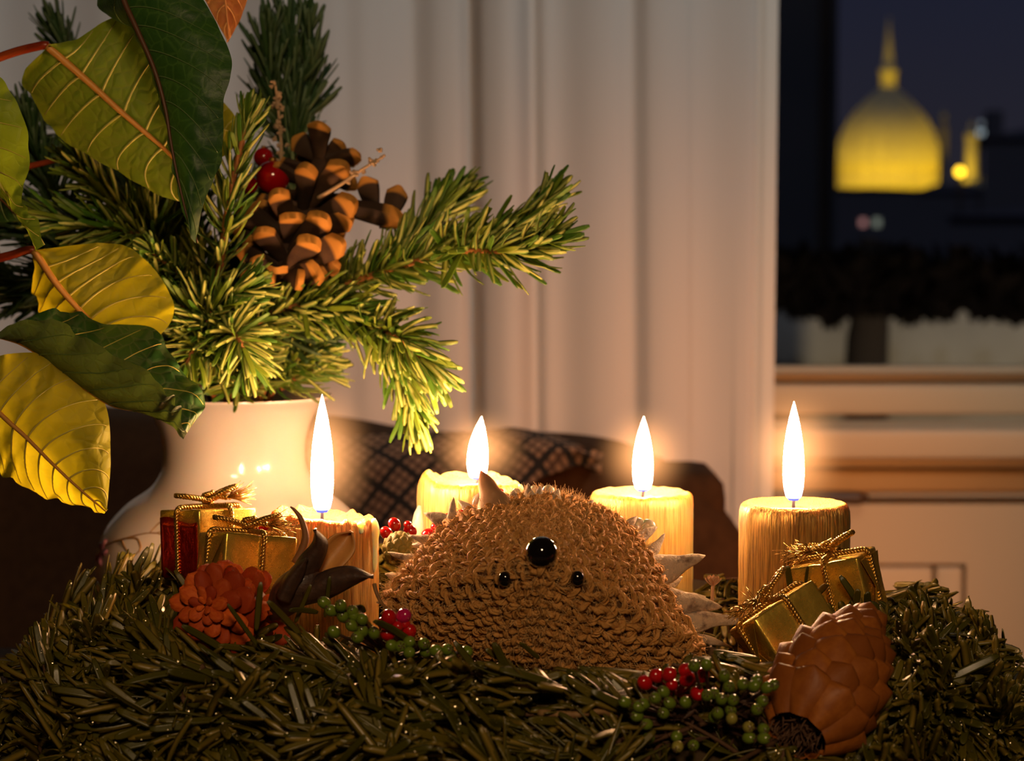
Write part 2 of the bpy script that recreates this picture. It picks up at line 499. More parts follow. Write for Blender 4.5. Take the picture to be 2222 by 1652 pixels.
for j in range(64):
    for i in range(nb + 10):
        if i < 10:      # over the top, back to front
            a_ = i / 9
            py = tops[j] + 14 * (1 - math.sin(a_ * math.pi * 0.5)) ** 2 + (10 - i) * 0.3
            Y = ys + 0.14 - 0.155 * a_
        else:
            a_ = (i - 9) / nb
            py = tops[j] + 8 * min(1, a_ * 6) + hang[j] * a_
            Y = ys - 0.016 - 0.022 * min(1, a_ * 8) - 0.008 * math.sin(ut[j] / 45 + 2 * a_) * min(1, a_ * 3)
        G[i, j] = P(ut[j], py, Y)
        lu, lv = (ut[j] - 640) * 0.34e-3, (py - 900) * 0.34e-3 + (0.14 - (Y - ys)) * 0.5
        ca, sa = math.cos(0.72), math.sin(0.72)
        U[i, j] = (lu * ca + lv * sa) / 0.020; Vv[i, j] = (-lu * sa + lv * ca) / 0.022
th_o = obj('plaid_throw', MB().grid(G, u=U, v=Vv), pm)
sm = th_o.modifiers.new('thickness', 'SOLIDIFY'); sm.thickness = 0.006; sm.offset = 1
tag(th_o, 'brown and black plaid throw draped over the sofa back', 'blanket')

# ================================================================== outside, at night
MAT['stone'] = mat('pale_stone', (0.55, 0.5, 0.38), 0.9)
MAT['night_wall'] = mat('dark_render', (0.05, 0.05, 0.06), 0.95)
MAT['dark_leaf'] = mat('dark_foliage', (0.006, 0.004, 0.003), 0.95, spec=.05)
gd = obj('ground', MB().box((-400, 3.2, -3.2), (500, 1200, -3.0)), mat('night_ground', (0.03, 0.03, 0.03), 1), smooth=False); gd['kind'] = 'structure'
# garden wall seen under the tree
yg = 8.0
gw = obj('garden_wall', MB().grid(np.array([[P(px_, py_, yg) for px_ in np.linspace(1400, 2700, 50)] for py_ in (1400, 900, 800)] + [[P(px_, 660 + 6 * math.sin(px_ / 23) + 5 * math.sin(px_ / 9.7), yg) for px_ in np.linspace(1400, 2700, 50)]] + [[P(px_, 661, yg + 0.3) for px_ in np.linspace(1400, 2700, 50)]] + [[P(px_, 1400, yg + 0.3) for px_ in np.linspace(1400, 2700, 50)]])), mat('garden_plaster', (0.5, 0.44, 0.35), 0.95, base2=(0.35, 0.3, 0.22), noise=1.8))
gw['kind'] = 'structure'
tr = thing('garden_tree', 'dark garden tree whose trunk stands before the pale wall outside', 'tree', P(1885, 1300, 7.2))
bar_m = mat('dark_bark', (0.03, 0.02, 0.014), 0.95)
obj('trunk', MB().tube(spline([P(1875, 1300, 7.2), P(1880, 800, 7.2), P(1886, 700, 7.2), P(1880, 620, 7.2), P(1900, 520, 7.2)], 20), np.linspace(0.075, 0.05, 20), 10), bar_m, tr)
rr = np.random.default_rng(3)
lf = MB()
for k in range(5200):
    px_ = rr.uniform(1400, 2600)
    low = 672 + 12 * math.sin(px_ / 31) + 10 * math.sin(px_ / 13 + 1)
    py_ = low - abs(rr.normal(0, 48))
    if py_ < 540: continue
    c_ = P(px_, py_, 7.2 + rr.uniform(-0.35, 0.35)); d = unit(rr.normal(size=3)) * 0.05; e = unit(np.cross(d, rr.normal(size=3))) * 0.028
    lf.add([c_ - d, c_ + e, c_ + d, c_ - e], [(0, 1, 2, 3)])
obj('foliage', lf, MAT['dark_leaf'], tr, smooth=False, kind='stuff')
area_light('garden_fill_light', (1.9, 3.6, 0.3), P(2000, 740, yg), 0.4, 60.0, (1.0, 0.80, 0.56))  # unseen fill light added to brighten the garden wall
# neighbouring building edge
yn = 16
x_ = P(1816, 400, yn)[0]
nb_ = thing('neighbour_house', 'dark neighbouring house wall rising beside the curtain edge outside', 'building', (x_ - 2, yn + 2, -3))
obj('house_wall', MB().box((x_ - 4.2, yn, -3), (x_, yn + 5, 7)), MAT['night_wall'], nb_, smooth=False)
obj('downpipe', MB().tube([(x_ - 0.1, yn - 0.06, -3), (x_ - 0.1, yn - 0.06, 2), (x_ - 0.1, yn - 0.06, 7)], 0.04, 8), bar_m, nb_)
obj('roof', MB().box((x_ - 4.4, yn - 0.2, 7), (x_ + 0.01, yn + 5.2, 7.3)), bar_m, nb_, smooth=False)
# roofs of the town between the window and the dome
town_m = mat('town_render', (0.085, 0.08, 0.10), 0.95)
win_warm = emit('lit_window_rose', (1.0, 0.45, 0.42), 0.45); win_pale = emit('lit_window_pale', (0.7, 0.75, 0.6), 0.28)
def house(px0, px1, py0, pyr, Y, label, wins=()):
    a_, b_ = P(px0, py0, Y), P(px1, py0, Y)
    r = thing('town_house', label, 'building', ((a_[0] + b_[0]) / 2, Y + 6, -3), 'dark town houses below the dome')
    dep = 14
    kf = (Y + dep) / Y       # side walls run along the line of sight
    V_ = [(a_[0], Y, -3), (b_[0], Y, -3), (b_[0] * kf, Y + dep, -3), (a_[0] * kf, Y + dep, -3)]
    obj('house_wall', MB().add(V_ + [(q[0], q[1], a_[2]) for q in V_], [(0, 3, 2, 1), (4, 5, 6, 7), (0, 1, 5, 4), (1, 2, 6, 5), (2, 3, 7, 6), (3, 0, 4, 7)]), town_m, r, smooth=False)
    zr = P(px0, pyr, Y)[2]
    if pyr < py0:
        m_ = (a_[0] + b_[0]) / 2; w_ = (b_[0] - a_[0]) * 0.18
        obj('roof', MB().add([(a_[0] - .3, Y - .3, a_[2]), (b_[0] + .3, Y - .3, a_[2]), (b_[0] * kf + .3, Y + dep, a_[2]), (a_[0] * kf - .3, Y + dep, a_[2]), ((m_ - w_) * (1 + kf) / 2, Y + dep / 2, zr), ((m_ + w_) * (1 + kf) / 2, Y + dep / 2, zr)],
            [(0, 1, 5, 4), (2, 3, 4, 5), (1, 2, 5), (3, 0, 4), (0, 3, 2, 1)]), town_m, r, smooth=False)
    for (wx, wy, ws, m_) in wins:
        c_ = P(wx, wy, Y - 0.05)
        obj('window', MB().box((c_[0] - S(ws, Y), Y - 0.08, c_[2] - S(ws * 1.2, Y)), (c_[0] + S(ws, Y), Y + 0.02, c_[2] + S(ws * 1.2, Y))), m_, r, smooth=False, label='lit window')
    return r
house(1690, 2010, 412, 404, 150, 'dark town house with two dim lit windows under the dome', [(1873, 483, 6, win_warm), (1903, 483, 7, win_pale)])
house(1990, 2150, 416, 392, 120, 'dark house with a pitched roof right below the street light')
tall_house = house(2136, 2420, 300, 262, 90, 'tall dark house at the right edge of the window view')
house(2060, 2700, 470, 440, 60, 'low dark house in front of the tall dark one')
obj('chimney', MB().box(tuple(P(2146, 312, 90.3)), tuple(P(2166, 242, 91.3))), town_m, tall_house, smooth=False)

# the floodlit dome
YD = 435.0
sc = YD / F
dm = thing('domed_building', 'great floodlit dome with a needle spire far across the night town', 'building', (P(1925, 400, YD)[0], YD, -3))
cx = P(1925, 400, YD)[0]
zz = lambda py: P(1925, py, YD)[2]
def hw(px): return px * sc
dome_prof = [(hw(112), zz(352)), (hw(112), zz(345)), (hw(108), zz(322)), (hw(98), zz(292)), (hw(84), zz(264)), (hw(64), zz(238)), (hw(41), zz(214)), (hw(22), zz(198)), (hw(15), zz(190))]
dmat = mat('dome_tiles', (0.62, 0.55, 0.36), 0.8)
obj('dome', MB().lathe(dome_prof, (cx, YD, 0), 48), dmat, dm)
obj('drum', MB().lathe([(hw(108), -3), (hw(108), zz(404)), (hw(116), zz(404)), (hw(116), zz(396)), (hw(106), zz(394)), (hw(106), zz(362)), (hw(116), zz(360)), (hw(116), zz(352)), (hw(100), zz(350))], (cx, YD, 0), 48), dmat, dm, smooth=False)
obj('lantern', MB().lathe([(hw(17), zz(196)), (hw(17), zz(160)), (hw(20), zz(158)), (hw(20), zz(152)), (hw(12), zz(146)), (hw(9), zz(120)), (hw(4), zz(70)), (hw(1.2), zz(38)), (0.05, zz(36))], (cx, YD, 0), 16), dmat, dm)
for k in range(20):
    a_ = (k + 0.5) / 20 * 2 * math.pi
    rib = [(cx + r_ * math.cos(a_) * 1.006, YD + r_ * math.sin(a_) * 1.006, z_) for r_, z_ in dome_prof[1:]]
    obj('rib', MB().tube(spline(rib, 14), hw(2.2), 5), dmat, dm)
    rx, ry = cx + hw(113) * math.cos(a_), YD + hw(113) * math.sin(a_)
    obj('buttress', MB().tube([(rx, ry, -3), (rx, ry, zz(370)), (rx, ry, zz(335)), (rx, ry, zz(322))], [hw(3.5), hw(3.5), hw(2.6), 0.05], 6), dmat, dm)
yel = (1.0, 0.62, 0.02)
DOME = 3000.0
for k, (ang, pw) in enumerate(((-150, 1.0), (-122, 1.0), (-95, 1.2), (-65, 1.0), (-30, 1.8))):
    a_ = math.radians(ang)
    rx, ry = cx + hw(300) * math.cos(a_), YD + hw(300) * math.sin(a_)
    spot_light('dome_floodlight', (rx, ry, zz(450)), (cx + hw(70) * math.cos(a_), YD + hw(70) * math.sin(a_), zz(325)), DOME * pw * 3.1, yel, 58)
# floodlit turret and a slim unlit tower right of it
xt = P(2108, 370, 400)[0]
tu = thing('turret', 'floodlit yellow turret to the right of the dome', 'tower', (xt, 400, -3))
s4 = 400 / F
obj('shaft', MB().lathe([(13 * s4, -3), (13 * s4, P(2108, 300, 400)[2]), (15 * s4, P(2108, 298, 400)[2]), (15 * s4, P(2108, 292, 400)[2]), (9 * s4, P(2108, 284, 400)[2]), (0.1, P(2108, 262, 400)[2])], (xt, 400, 0), 10), dmat, tu, smooth=False)
obj('base', MB().box((xt - 22 * s4, 400 - 20 * s4, -3), (xt + 22 * s4, 400 + 20 * s4, P(2108, 385, 400)[2])), dmat, tu, smooth=False)
spot_light('turret_floodlight', (xt - 3.5, 400 - 7, P(2108, 420, 400)[2]), (xt, 400, P(2108, 320, 400)[2]), 5200, yel, 60)
xt2 = P(2058, 370, 400)[0]
tw = thing('tower', 'slim grey unlit tower between the dome and the turret', 'tower', (xt2, 405, -3))
obj('shaft', MB().lathe([(9 * s4, -3), (9 * s4, P(0, 280, 405)[2]), (4 * s4, P(0, 262, 405)[2]), (0.1, P(0, 238, 405)[2])], (xt2, 405, 0), 8), mat('tower_stone', (0.25, 0.22, 0.2), 0.9), tw, smooth=False)
obj('finial', MB().ball((xt2, 405, P(0, 250, 405)[2]), 7 * s4), mat('finial_metal', (0.3, 0.3, 0.3), 0.5), tw)
# street lights
def lamp(px, py, Y, r, col, st, label):
    p = P(px, py, Y)
    o = thing('street_light', label, 'street light', (p[0], p[1], -3))
    obj('post', MB().tube([(p[0], p[1], -3), (p[0], p[1], p[2] * 0.5), (p[0], p[1], p[2] - r)], r * 0.35, 6), bar_m, o)
    obj('lantern', MB().ball(p, r), emit('lantern_glow', col, st), o)
lamp(2083, 373, 84, 0.16, (1.0, 0.55, 0.02), 6.0, 'glowing yellow street light below the turret')
lamp(2128, 288, 80, 0.12, (0.55, 0.65, 0.7), 1.0, 'small pale light beside the turret')
lamp(2129, 268, 76, 0.08, (0.4, 0.45, 0.5), 0.5, 'faint pale light above the small pale one')

# ================================================================== vase
YV = 1.20
vc = P(508, 1000, YV); VX = vc[0]
vr = lambda px: px * YV / F
vz = lambda py: P(508, py, YV)[2]
MAT['porcelain'] = mat('porcelain', (0.82, 0.74, 0.66), 0.18, coat=0.6, coat_rough=0.06, sss=(0.25, 0.006, (1.0, 0.6, 0.4)))
prof = [(0.001, TABLE), (vr(170), TABLE), (vr(190), TABLE + 0.004), (vr(250), TABLE + 0.02), (vr(292), vz(1270)), (vr(302), vz(1215)), (vr(284), vz(1150)), (vr(238), vz(1096)), (vr(186), vz(1060)), (vr(163), vz(1030)), (vr(155), vz(995)), (vr(158), vz(950)), (vr(170), vz(912)), (vr(190), vz(882)), (vr(211), vz(864)), (vr(214), vz(860)), (vr(211), vz(858)), (vr(186), vz(880)), (vr(160), vz(915)), (vr(148), vz(960)), (vr(146), vz(1000))]
vase = thing('vase', 'white porcelain vase with flared rim holding the fir branches', 'vase', (VX, YV, TABLE))
obj('body', MB().lathe(spline(np.array(prof), 110), (VX, YV, 0), 72), MAT['porcelain'], vase)
# thin gilt sprig painted on the shoulder, following the surface
pz = np.array([p[1] for p in prof[3:16]]); pr_ = np.array([p[0] for p in prof[3:16]])
def on_vase(ang, z, lift=0.0004):
    r_ = np.interp(z, pz, pr_) + lift
    return np.array((VX + r_ * math.sin(ang), YV - r_ * math.cos(ang), z))
def sprig_line(pts, n=14):
    return np.array([on_vase(a_, z_) for a_, z_ in spline(np.array(pts), n)])
gilt = mat('gilt_line', (0.36, 0.2, 0.06), 0.35, 0.3); rose = mat('painted_flower', (0.25, 0.10, 0.14), 0.3)
sp = MB()
z0 = vz(1165)
for line in ([(-1.1, z0), (-0.9, z0 + .004), (-.6, z0 + .009), (-.35, z0 + .008)], [(-.86, z0 + .004), (-.78, z0 + .0005), (-.68, z0 - .002), (-.62, z0 + .002), (-.7, z0 + .006), (-.86, z0 + .005)], [(-.6, z0 + .009), (-.55, z0 + .014), (-.44, z0 + .016), (-.5, z0 + .01), (-.6, z0 + .009)]):
    sp.tube(sprig_line(line), 0.0006, 5)
obj('painted_sprig', sp, gilt, vase)
fl_ = MB()
for k in range(5):
    a_ = k * 1.2566
    fl_.tube(sprig_line([(-1.14, z0 - .004), (-1.14 + .07 * math.cos(a_), z0 - .004 + .0045 * math.sin(a_)), (-1.14 + .12 * math.cos(a_ + .25), z0 - .004 + .007 * math.sin(a_ + .25))], 6), [.0008, .0012, .0018, .002, .0018, .0008], 5)
obj('painted_flower', fl_, rose, vase)

# ================================================================== needles and branches
NT = np.array([0, .07, .3, .6, .88, 1.0]); NWD = np.array([.45, .8, 1, 1, .9, .48])
NC = np.array([(-1, 0.05), (-.5, .30), (0, .02), (.5, .30), (1, .05), (0, -.3)])


def needle_verts(B, D, N, L, W, curv):
    """(n,6 stations,6 around,3) vertices of curved fir needles with a grooved upper face."""
    B, D, N = (np.asarray(a, float) for a in (B, D, N))
    Sd = np.cross(D, N)
    L = np.asarray(L)[:, None, None]; W = np.asarray(W)[:, None, None]; cv = np.asarray(curv)[:, None, None]
    ax = B[:, None] + D[:, None] * L * NT[None, :, None] + N[:, None] * cv * L * (NT ** 2)[None, :, None]
    w = W * NWD[None, :, None] * 0.5
    return ax[:, :, None] + Sd[:, None, None] * (w[..., None] * NC[None, None, :, 0:1]) + N[:, None, None] * (w[..., None] * NC[None, None, :, 1:2])


NF = []
for i_ in range(5):
    for j_ in range(6):
        NF.append((i_ * 6 + j_, i_ * 6 + (j_ + 1) % 6, (i_ + 1) * 6 + (j_ + 1) % 6, (i_ + 1) * 6 + j_))
NF.append(tuple(range(6))[::-1]); NF.append(tuple(30 + k for k in range(6)))
N_UND = np.tile(np.array([.25, 0, 0, 0, .25, 1.0]), 6); N_LEN = np.repeat(NT, 6)


def needle_mb(B, D, N, L, W, curv, rnd):
    V = needle_verts(B, D, N, L, W, curv).reshape(-1, 3); n = len(B)
    mb = MB(); mb.v = [V]; mb.n = len(V)
    F_ = []
    for k in range(n):
        o_ = 36 * k
        F_.extend(tuple(i + o_ for i in f) for f in NF)
    mb.f = F_
    mb.att = {'und': [(0, np.tile(N_UND, n))], 'lng': [(0, np.tile(N_LEN, n))], 'rnd': [(0, np.repeat(rnd, 36))]}
    return mb


N_TMPL = {}
def needle_object(parent, b, d, n, L, W, curv, material):
    """One needle as an object of its own; eight meshes shared between them all."""
    cb = min(3, max(0, int((curv + 0.2) / 0.15))); vb = int(rng.integers(2)); key = (material.name, cb, vb)
    if key not in N_TMPL:
        mb = needle_mb(np.zeros((1, 3)), np.array([[1.0, 0, 0]]), np.array([[0, 0, 1.0]]), [1.0], [0.115 - .01 * vb], [-0.12 + 0.15 * cb], np.array([.35 + .35 * vb]))
        me = mb.mesh('needle'); me.materials.append(material); N_TMPL[key] = me
    return obj('needle', N_TMPL[key], None, parent, basis=frame(d, np.cross(n, d), n, b, (L, L * W / 0.115 / L if False else W / 0.11, W / 0.11)))


def branch_needles(path, dens, L, W, a0=65, a1=30, up=0.0, flip=0.3, seed=0, tuft=True, curv=(0.05, 0.3), under=1.0):
    """Needle arrays along a twig: angle to the twig closes from a0 at its base to a1 at its tip."""
    r = np.random.default_rng(seed)
    p = even(path, 60); s = np.concatenate([[0], np.cumsum(np.linalg.norm(np.diff(p, axis=0), axis=1))]); tot = s[-1]
    n = int(tot * dens)
    t = np.sort(r.uniform(0.02, 1, n)); t = np.concatenate([t, np.full(10, 1.0)]) if tuft else t
    n = len(t)
    B = np.stack([np.interp(t * tot, s, p[:, k]) for k in range(3)], 1)
    Tg = np.gradient(p, axis=0); Tn = unit(np.stack([np.interp(t * tot, s, Tg[:, k]) for k in range(3)], 1))
    ref = np.where(np.abs(Tn[:, 2:3]) > .95, np.array([[1.0, 0, 0]]), np.array([[0, 0, 1.0]]))
    A = unit(np.cross(Tn, ref)); Bn = np.cross(A, Tn)
    ph = np.arange(n) * 2.39996 + r.normal(0, .25, n)
    R = np.cos(ph)[:, None] * A + np.sin(ph)[:, None] * Bn
    R = unit(R + np.array((0, 0, up)))
    th = np.radians(a0 + (a1 - a0) * t + r.normal(0, 9, n))
    D = unit(np.cos(th)[:, None] * Tn + np.sin(th)[:, None] * R)
    Cd = unit(np.cross(Tn, D)); N = np.cross(D, Cd)
    sg = np.where(N[:, 2] > 0, 1.0, -1.0) * np.where(r.random(n) < flip, -1, 1)
    N = N * sg[:, None]
    tw = r.normal(0, .5, n); N = unit(N * np.cos(tw)[:, None] + np.cross(D, N) * np.sin(tw)[:, None])
    Ls = L * r.uniform(.72, 1.1, n) * (1 - .25 * t ** 4); Ws = W * r.uniform(.85, 1.15, n)
    return B + R * 0.0008, D, N, Ls, Ws, r.uniform(*curv, n) * np.sign((N * Tn).sum(1) + .05), r.random(n)


def fir_mat(name, top, top2, under, rough=.42, coat=.15, trans=None):
    kw = dict(att=(('rnd', top2, 0.3, 1.0), ('und', under, 0.35, 0.95)), coat=coat, coat_rough=.25, bump=((900., 900., 900.), .12, .0005))
    if trans: kw['trans'] = trans
    return mat(name, top, rough, **kw)


MAT['fir_vase'] = fir_mat('fir_green', (0.06, 0.165, 0.010), (0.19, 0.25, 0.015), (0.44, 0.47, 0.12), .5, .06)
MAT['fir_shaded'] = fir_mat('fir_shaded_green', (0.018, 0.058, 0.012), (0.03, 0.08, 0.015), (0.10, 0.16, 0.07), .55, .05)  # darker copy of the green: shade on the rear branches put into the colour
MAT['fir_wreath'] = fir_mat('fir_olive', (0.062, 0.058, 0.003), (0.12, 0.092, 0.006), (0.22, 0.15, 0.022), .40, .12)
MAT['twig'] = mat('twig_bark', (0.42, 0.16, 0.035), .7, base2=(0.25, 0.1, 0.03), noise=300.0, bump=(500., .4, .001))
MAT['twig_dark'] = mat('twig_dark', (0.09, 0.04, 0.015), .75, bump=(500., .4, .001))


def branch(name, label, px_path, dens, L, W, material, twig_r=.0017, single=False, sides=(), seed=0, group='fir branches in the vase', **kw):
    path = spline(np.array([P(*q) for q in px_path]), 40)
    # the cut end goes down through the neck of the vase
    foot = np.array((VX + (path[0][0] - VX) * .25, YV + (path[0][1] - YV) * .3, vz(980)))
    dxy = path[0][:2] - np.array((VX, YV)); ln_ = np.linalg.norm(dxy) + 1e-9
    lip = np.array((VX + dxy[0] / ln_ * min(ln_, .034), YV + dxy[1] / ln_ * min(ln_, .034), vz(848)))
    stem_p = np.vstack([spline(np.array([foot, lip]), 5)[:-1], spline(np.array([lip, lip * .5 + path[0] * .5 + np.array((0, 0, .004)), path[0]]), 8)])
    r = thing(name, label, 'fir branch', foot, group)
    tp_ = np.vstack([stem_p[:-1], path])
    twm = MAT['twig'] if material is MAT['fir_vase'] else MAT['twig_dark']
    obj('twig', MB().tube(tp_, np.linspace(twig_r, twig_r * .55, len(tp_)), 7), twm, r)
    sets = [(path, seed)]
    for k, sp_ in enumerate(sides):
        q = spline(np.array([P(*w_) for w_ in sp_]), 24)
        obj('side_twig', MB().tube(q, np.linspace(twig_r * .8, twig_r * .45, 24), 6), twm, r)
        sets.append((q, seed + 31 * (k + 1)))
    A = [branch_needles(q, dens, L, W, seed=s_, **kw) for q, s_ in sets]
    A = [np.concatenate(z_) for z_ in zip(*A)]
    if single:
        idx = rng.permutation(len(A[0]))[:300]
        for k in idx:
            needle_object(r, A[0][k], A[1][k], A[2][k], A[3][k], A[4][k], A[5][k], material)
        rest = np.setdiff1d(np.arange(len(A[0])), idx); A = [z_[rest] for z_ in A]
    if len(A[0]):
        obj('needles', needle_mb(*A), material, r, kind='stuff')
    return r


fv, fb = MAT['fir_vase'], MAT['fir_shaded']
NL, NWm = .0215, .0021
_bn = branch_needles
def branch_needles(path, dens, L, W, **kw):
    return _bn(path, dens * .84, L * 1.06, W * 1.22, **kw) if kw.get('seed', 0) < 900 else _bn(path, dens, L, W, **kw)
branch('fir_branch', 'dark fir sprig standing straight up against the curtain, tallest in the vase', [(590, 700, 1.23), (632, 480, 1.24), (640, 300, 1.24), (636, 160, 1.24), (622, 66, 1.24)], 2300, .026, .0022, fb, seed=1, a0=42, a1=20, sides=[[(638, 330, 1.24), (600, 240, 1.235), (585, 150, 1.23), (584, 85, 1.23)], [(640, 300, 1.24), (665, 220, 1.25), (672, 130, 1.25), (668, 70, 1.25)]])
branch('fir_branch', 'long fir branch reaching right toward the curtain, brightest green', [(590, 760, 1.16), (690, 650, 1.15), (800, 600, 1.13), (930, 560, 1.11), (1060, 520, 1.10), (1140, 480, 1.10), (1182, 440, 1.10)], 2600, .0245, .0023, fv, twig_r=.002, single=True, seed=2, up=.25, a0=60, a1=32,
       sides=[[(830, 590, 1.14), (900, 520, 1.15), (955, 460, 1.16), (995, 425, 1.17)], [(960, 545, 1.11), (1050, 545, 1.08), (1130, 545, 1.07), (1185, 520, 1.06)]])
branch('fir_branch', 'drooping fir branch that arches over the first flame beside it', [(500, 800, 1.15), (545, 720, 1.13), (610, 672, 1.12), (700, 668, 1.11), (790, 700, 1.10), (850, 760, 1.09), (880, 830, 1.085), (897, 900, 1.08)], 2900, .0225, .0023, fv, twig_r=.002, single=True, seed=3, up=-.05, a0=66, a1=34, flip=.55, curv=(.15, .45),
       sides=[[(800, 708, 1.10), (860, 730, 1.08), (905, 770, 1.07), (930, 800, 1.07)]])
branch('fir_branch', 'upright fir sprig with a bare orange stem beside the open cone', [(470, 640, 1.10), (485, 520, 1.09), (500, 420, 1.085), (520, 330, 1.085), (538, 262, 1.085)], 1300, .0205, .0021, fv, seed=4, a0=58, a1=30, flip=.5, twig_r=.0022)
branch('fir_branch', 'bushy fir tuft hanging low over the vase rim on its left', [(470, 800, 1.12), (450, 740, 1.09), (455, 680, 1.08), (500, 640, 1.08), (540, 620, 1.08)], 3800, .021, .0021, fv, seed=5, a0=72, a1=40, flip=.4, sides=[[(450, 740, 1.09), (420, 760, 1.08), (400, 800, 1.075)], [(455, 700, 1.08), (410, 670, 1.08), (380, 660, 1.08)], [(480, 700, 1.09), (520, 740, 1.07), (540, 790, 1.07)]])
branch('fir_branch', 'short fir tuft poking out of the vase rim behind the first flame', [(590, 840, 1.18), (620, 800, 1.17), (655, 775, 1.16), (690, 765, 1.16)], 2600, .02, .0021, fv, seed=6, a0=60, a1=35, sides=[[(560, 850, 1.17), (560, 810, 1.16), (575, 770, 1.15)], [(610, 845, 1.18), (660, 810, 1.17), (700, 800, 1.17)], [(520, 850, 1.16), (505, 820, 1.14), (500, 780, 1.13)]])
branch('fir_branch', 'fir branch behind the big pale leaf, its tip pointing up left', [(430, 760, 1.17), (380, 620, 1.15), (300, 500, 1.13), (230, 420, 1.12), (175, 365, 1.11)], 2900, .022, .0021, fv, seed=7, a0=55, a1=30, sides=[[(310, 510, 1.13), (220, 490, 1.12), (150, 480, 1.12), (100, 470, 1.12)], [(340, 560, 1.14), (330, 470, 1.13), (340, 410, 1.13)]])
branch('fir_branch', 'fir branch with a rosette of short needles between the two pale leaves', [(440, 740, 1.15), (410, 650, 1.12), (380, 590, 1.10), (345, 560, 1.085), (330, 548, 1.08)], 2400, .017, .0021, fv, seed=8, a0=55, a1=28, sides=[[(390, 600, 1.11), (350, 610, 1.09), (320, 590, 1.08)], [(420, 670, 1.13), (440, 600, 1.12), (430, 540, 1.12)]])
branch('fir_branch', 'dark fir branch at the far left behind the leaf stalks', [(400, 800, 1.20), (280, 660, 1.19), (160, 560, 1.19), (70, 500, 1.19), (-10, 480, 1.19)], 2600, .025, .0022, fb, seed=9, a0=60, a1=35, sides=[[(200, 590, 1.19), (110, 600, 1.20), (50, 620, 1.2), (0, 590, 1.2)], [(160, 560, 1.19), (120, 430, 1.2), (80, 330, 1.2), (60, 260, 1.2)], [(260, 640, 1.19), (160, 640, 1.2), (90, 650, 1.2), (40, 640, 1.2)]])
branch('fir_branch', 'dark fir branch whose tip shows above the big pale leaf', [(430, 760, 1.24), (330, 480, 1.25), (220, 280, 1.25), (160, 150, 1.25), (128, 75, 1.25)], 2400, .025, .0022, fb, seed=10, a0=55, a1=30, sides=[[(240, 320, 1.25), (180, 300, 1.25), (110, 330, 1.25), (70, 300, 1.25)], [(380, 600, 1.24), (300, 540, 1.24), (220, 540, 1.24)]])
branch('fir_branch', 'dark fir branch filling the middle of the bouquet behind the cone', [(500, 800, 1.22), (500, 640, 1.22), (520, 520, 1.22), (560, 420, 1.22)], 3400, .024, .0022, fb, seed=11, a0=65, a1=40, sides=[[(500, 700, 1.21), (420, 600, 1.2), (400, 500, 1.2), (420, 420, 1.2)], [(520, 640, 1.2), (600, 640, 1.19), (700, 620, 1.19)], [(500, 760, 1.2), (420, 740, 1.18), (370, 720, 1.17)], [(540, 730, 1.17), (640, 720, 1.16), (720, 690, 1.16)]])

# ================================================================== poinsettia
STX, STY = -0.335, 1.08
poi = thing('poinsettia', 'tall potted poinsettia with broad leaves standing left of the vase', 'plant', (STX, STY, TABLE))
obj('pot', MB().lathe([(0.001, TABLE), (.042, TABLE), (.055, TABLE + .08), (.058, TABLE + .082), (.058, TABLE + .095), (.052, TABLE + .095), (.05, TABLE + .082), (.001, TABLE + .08)], (STX, STY, 0), 40), mat('terracotta', (.35, .12, .05), .8), poi)
obj('stem', MB().tube(spline([(STX, STY, TABLE + .07), (STX + .006, STY, TABLE + .2), (STX - .004, STY - .01, TABLE + .34), (STX + .02, STY - .01, TABLE + .43)], 24), np.linspace(.0045, .003, 24), 10), mat('poinsettia_stem', (.16, .2, .05), .6), poi)


def leaf_mat(name, col, col2, tcol, tw, rough=.5, vein=(.3, .34, .06), att=()):
    m = mat(name, col, rough, base2=col2, noise=60.0, bump=(170.0, .35, .0012), trans=(tw, tcol), spec=.35, att=att)
    t_ = m.node_tree
    # fine vein network from a cell texture, in the leaf's own colour
    v = t_.nodes.new('ShaderNodeTexVoronoi'); v.feature = 'DISTANCE_TO_EDGE'; v.inputs['Scale'].default_value = 165.0
    co = t_.nodes.new('ShaderNodeTexCoord'); t_.links.new(co.outputs['Object'], v.inputs['Vector'])
    r = t_.nodes.new('ShaderNodeMapRange'); r.inputs[1].default_value = .02; r.inputs[2].default_value = .10; r.inputs[3].default_value = .75; r.inputs[4].default_value = 0
    t_.links.new(v.outputs['Distance'], r.inputs[0])
    b_ = t_.nodes['Principled BSDF']; src = b_.inputs['Base Color'].links[0].from_socket
    x = t_.nodes.new('ShaderNodeMix'); x.data_type = 'RGBA'; t_.links.new(r.outputs[0], x.inputs[0]); t_.links.new(src, x.inputs[6]); x.inputs[7].default_value = (*vein, 1)
    t_.links.new(x.outputs[2], b_.inputs['Base Color'])
    b1 = b_.inputs['Normal'].links[0].from_node
    b2 = t_.nodes.new('ShaderNodeBump'); b2.inputs['Strength'].default_value = .12 if rough < .46 else .45; b2.inputs['Distance'].default_value = .0008
    r2 = t_.nodes.new('ShaderNodeMapRange'); r2.inputs[2].default_value = .22; t_.links.new(v.outputs['Distance'], r2.inputs[0])
    t_.links.new(r2.outputs[0], b2.inputs['Height']); t_.links.new(b1.outputs[0], b2.inputs['Normal']); t_.links.new(b2.outputs[0], b_.inputs['Normal'])
    return m


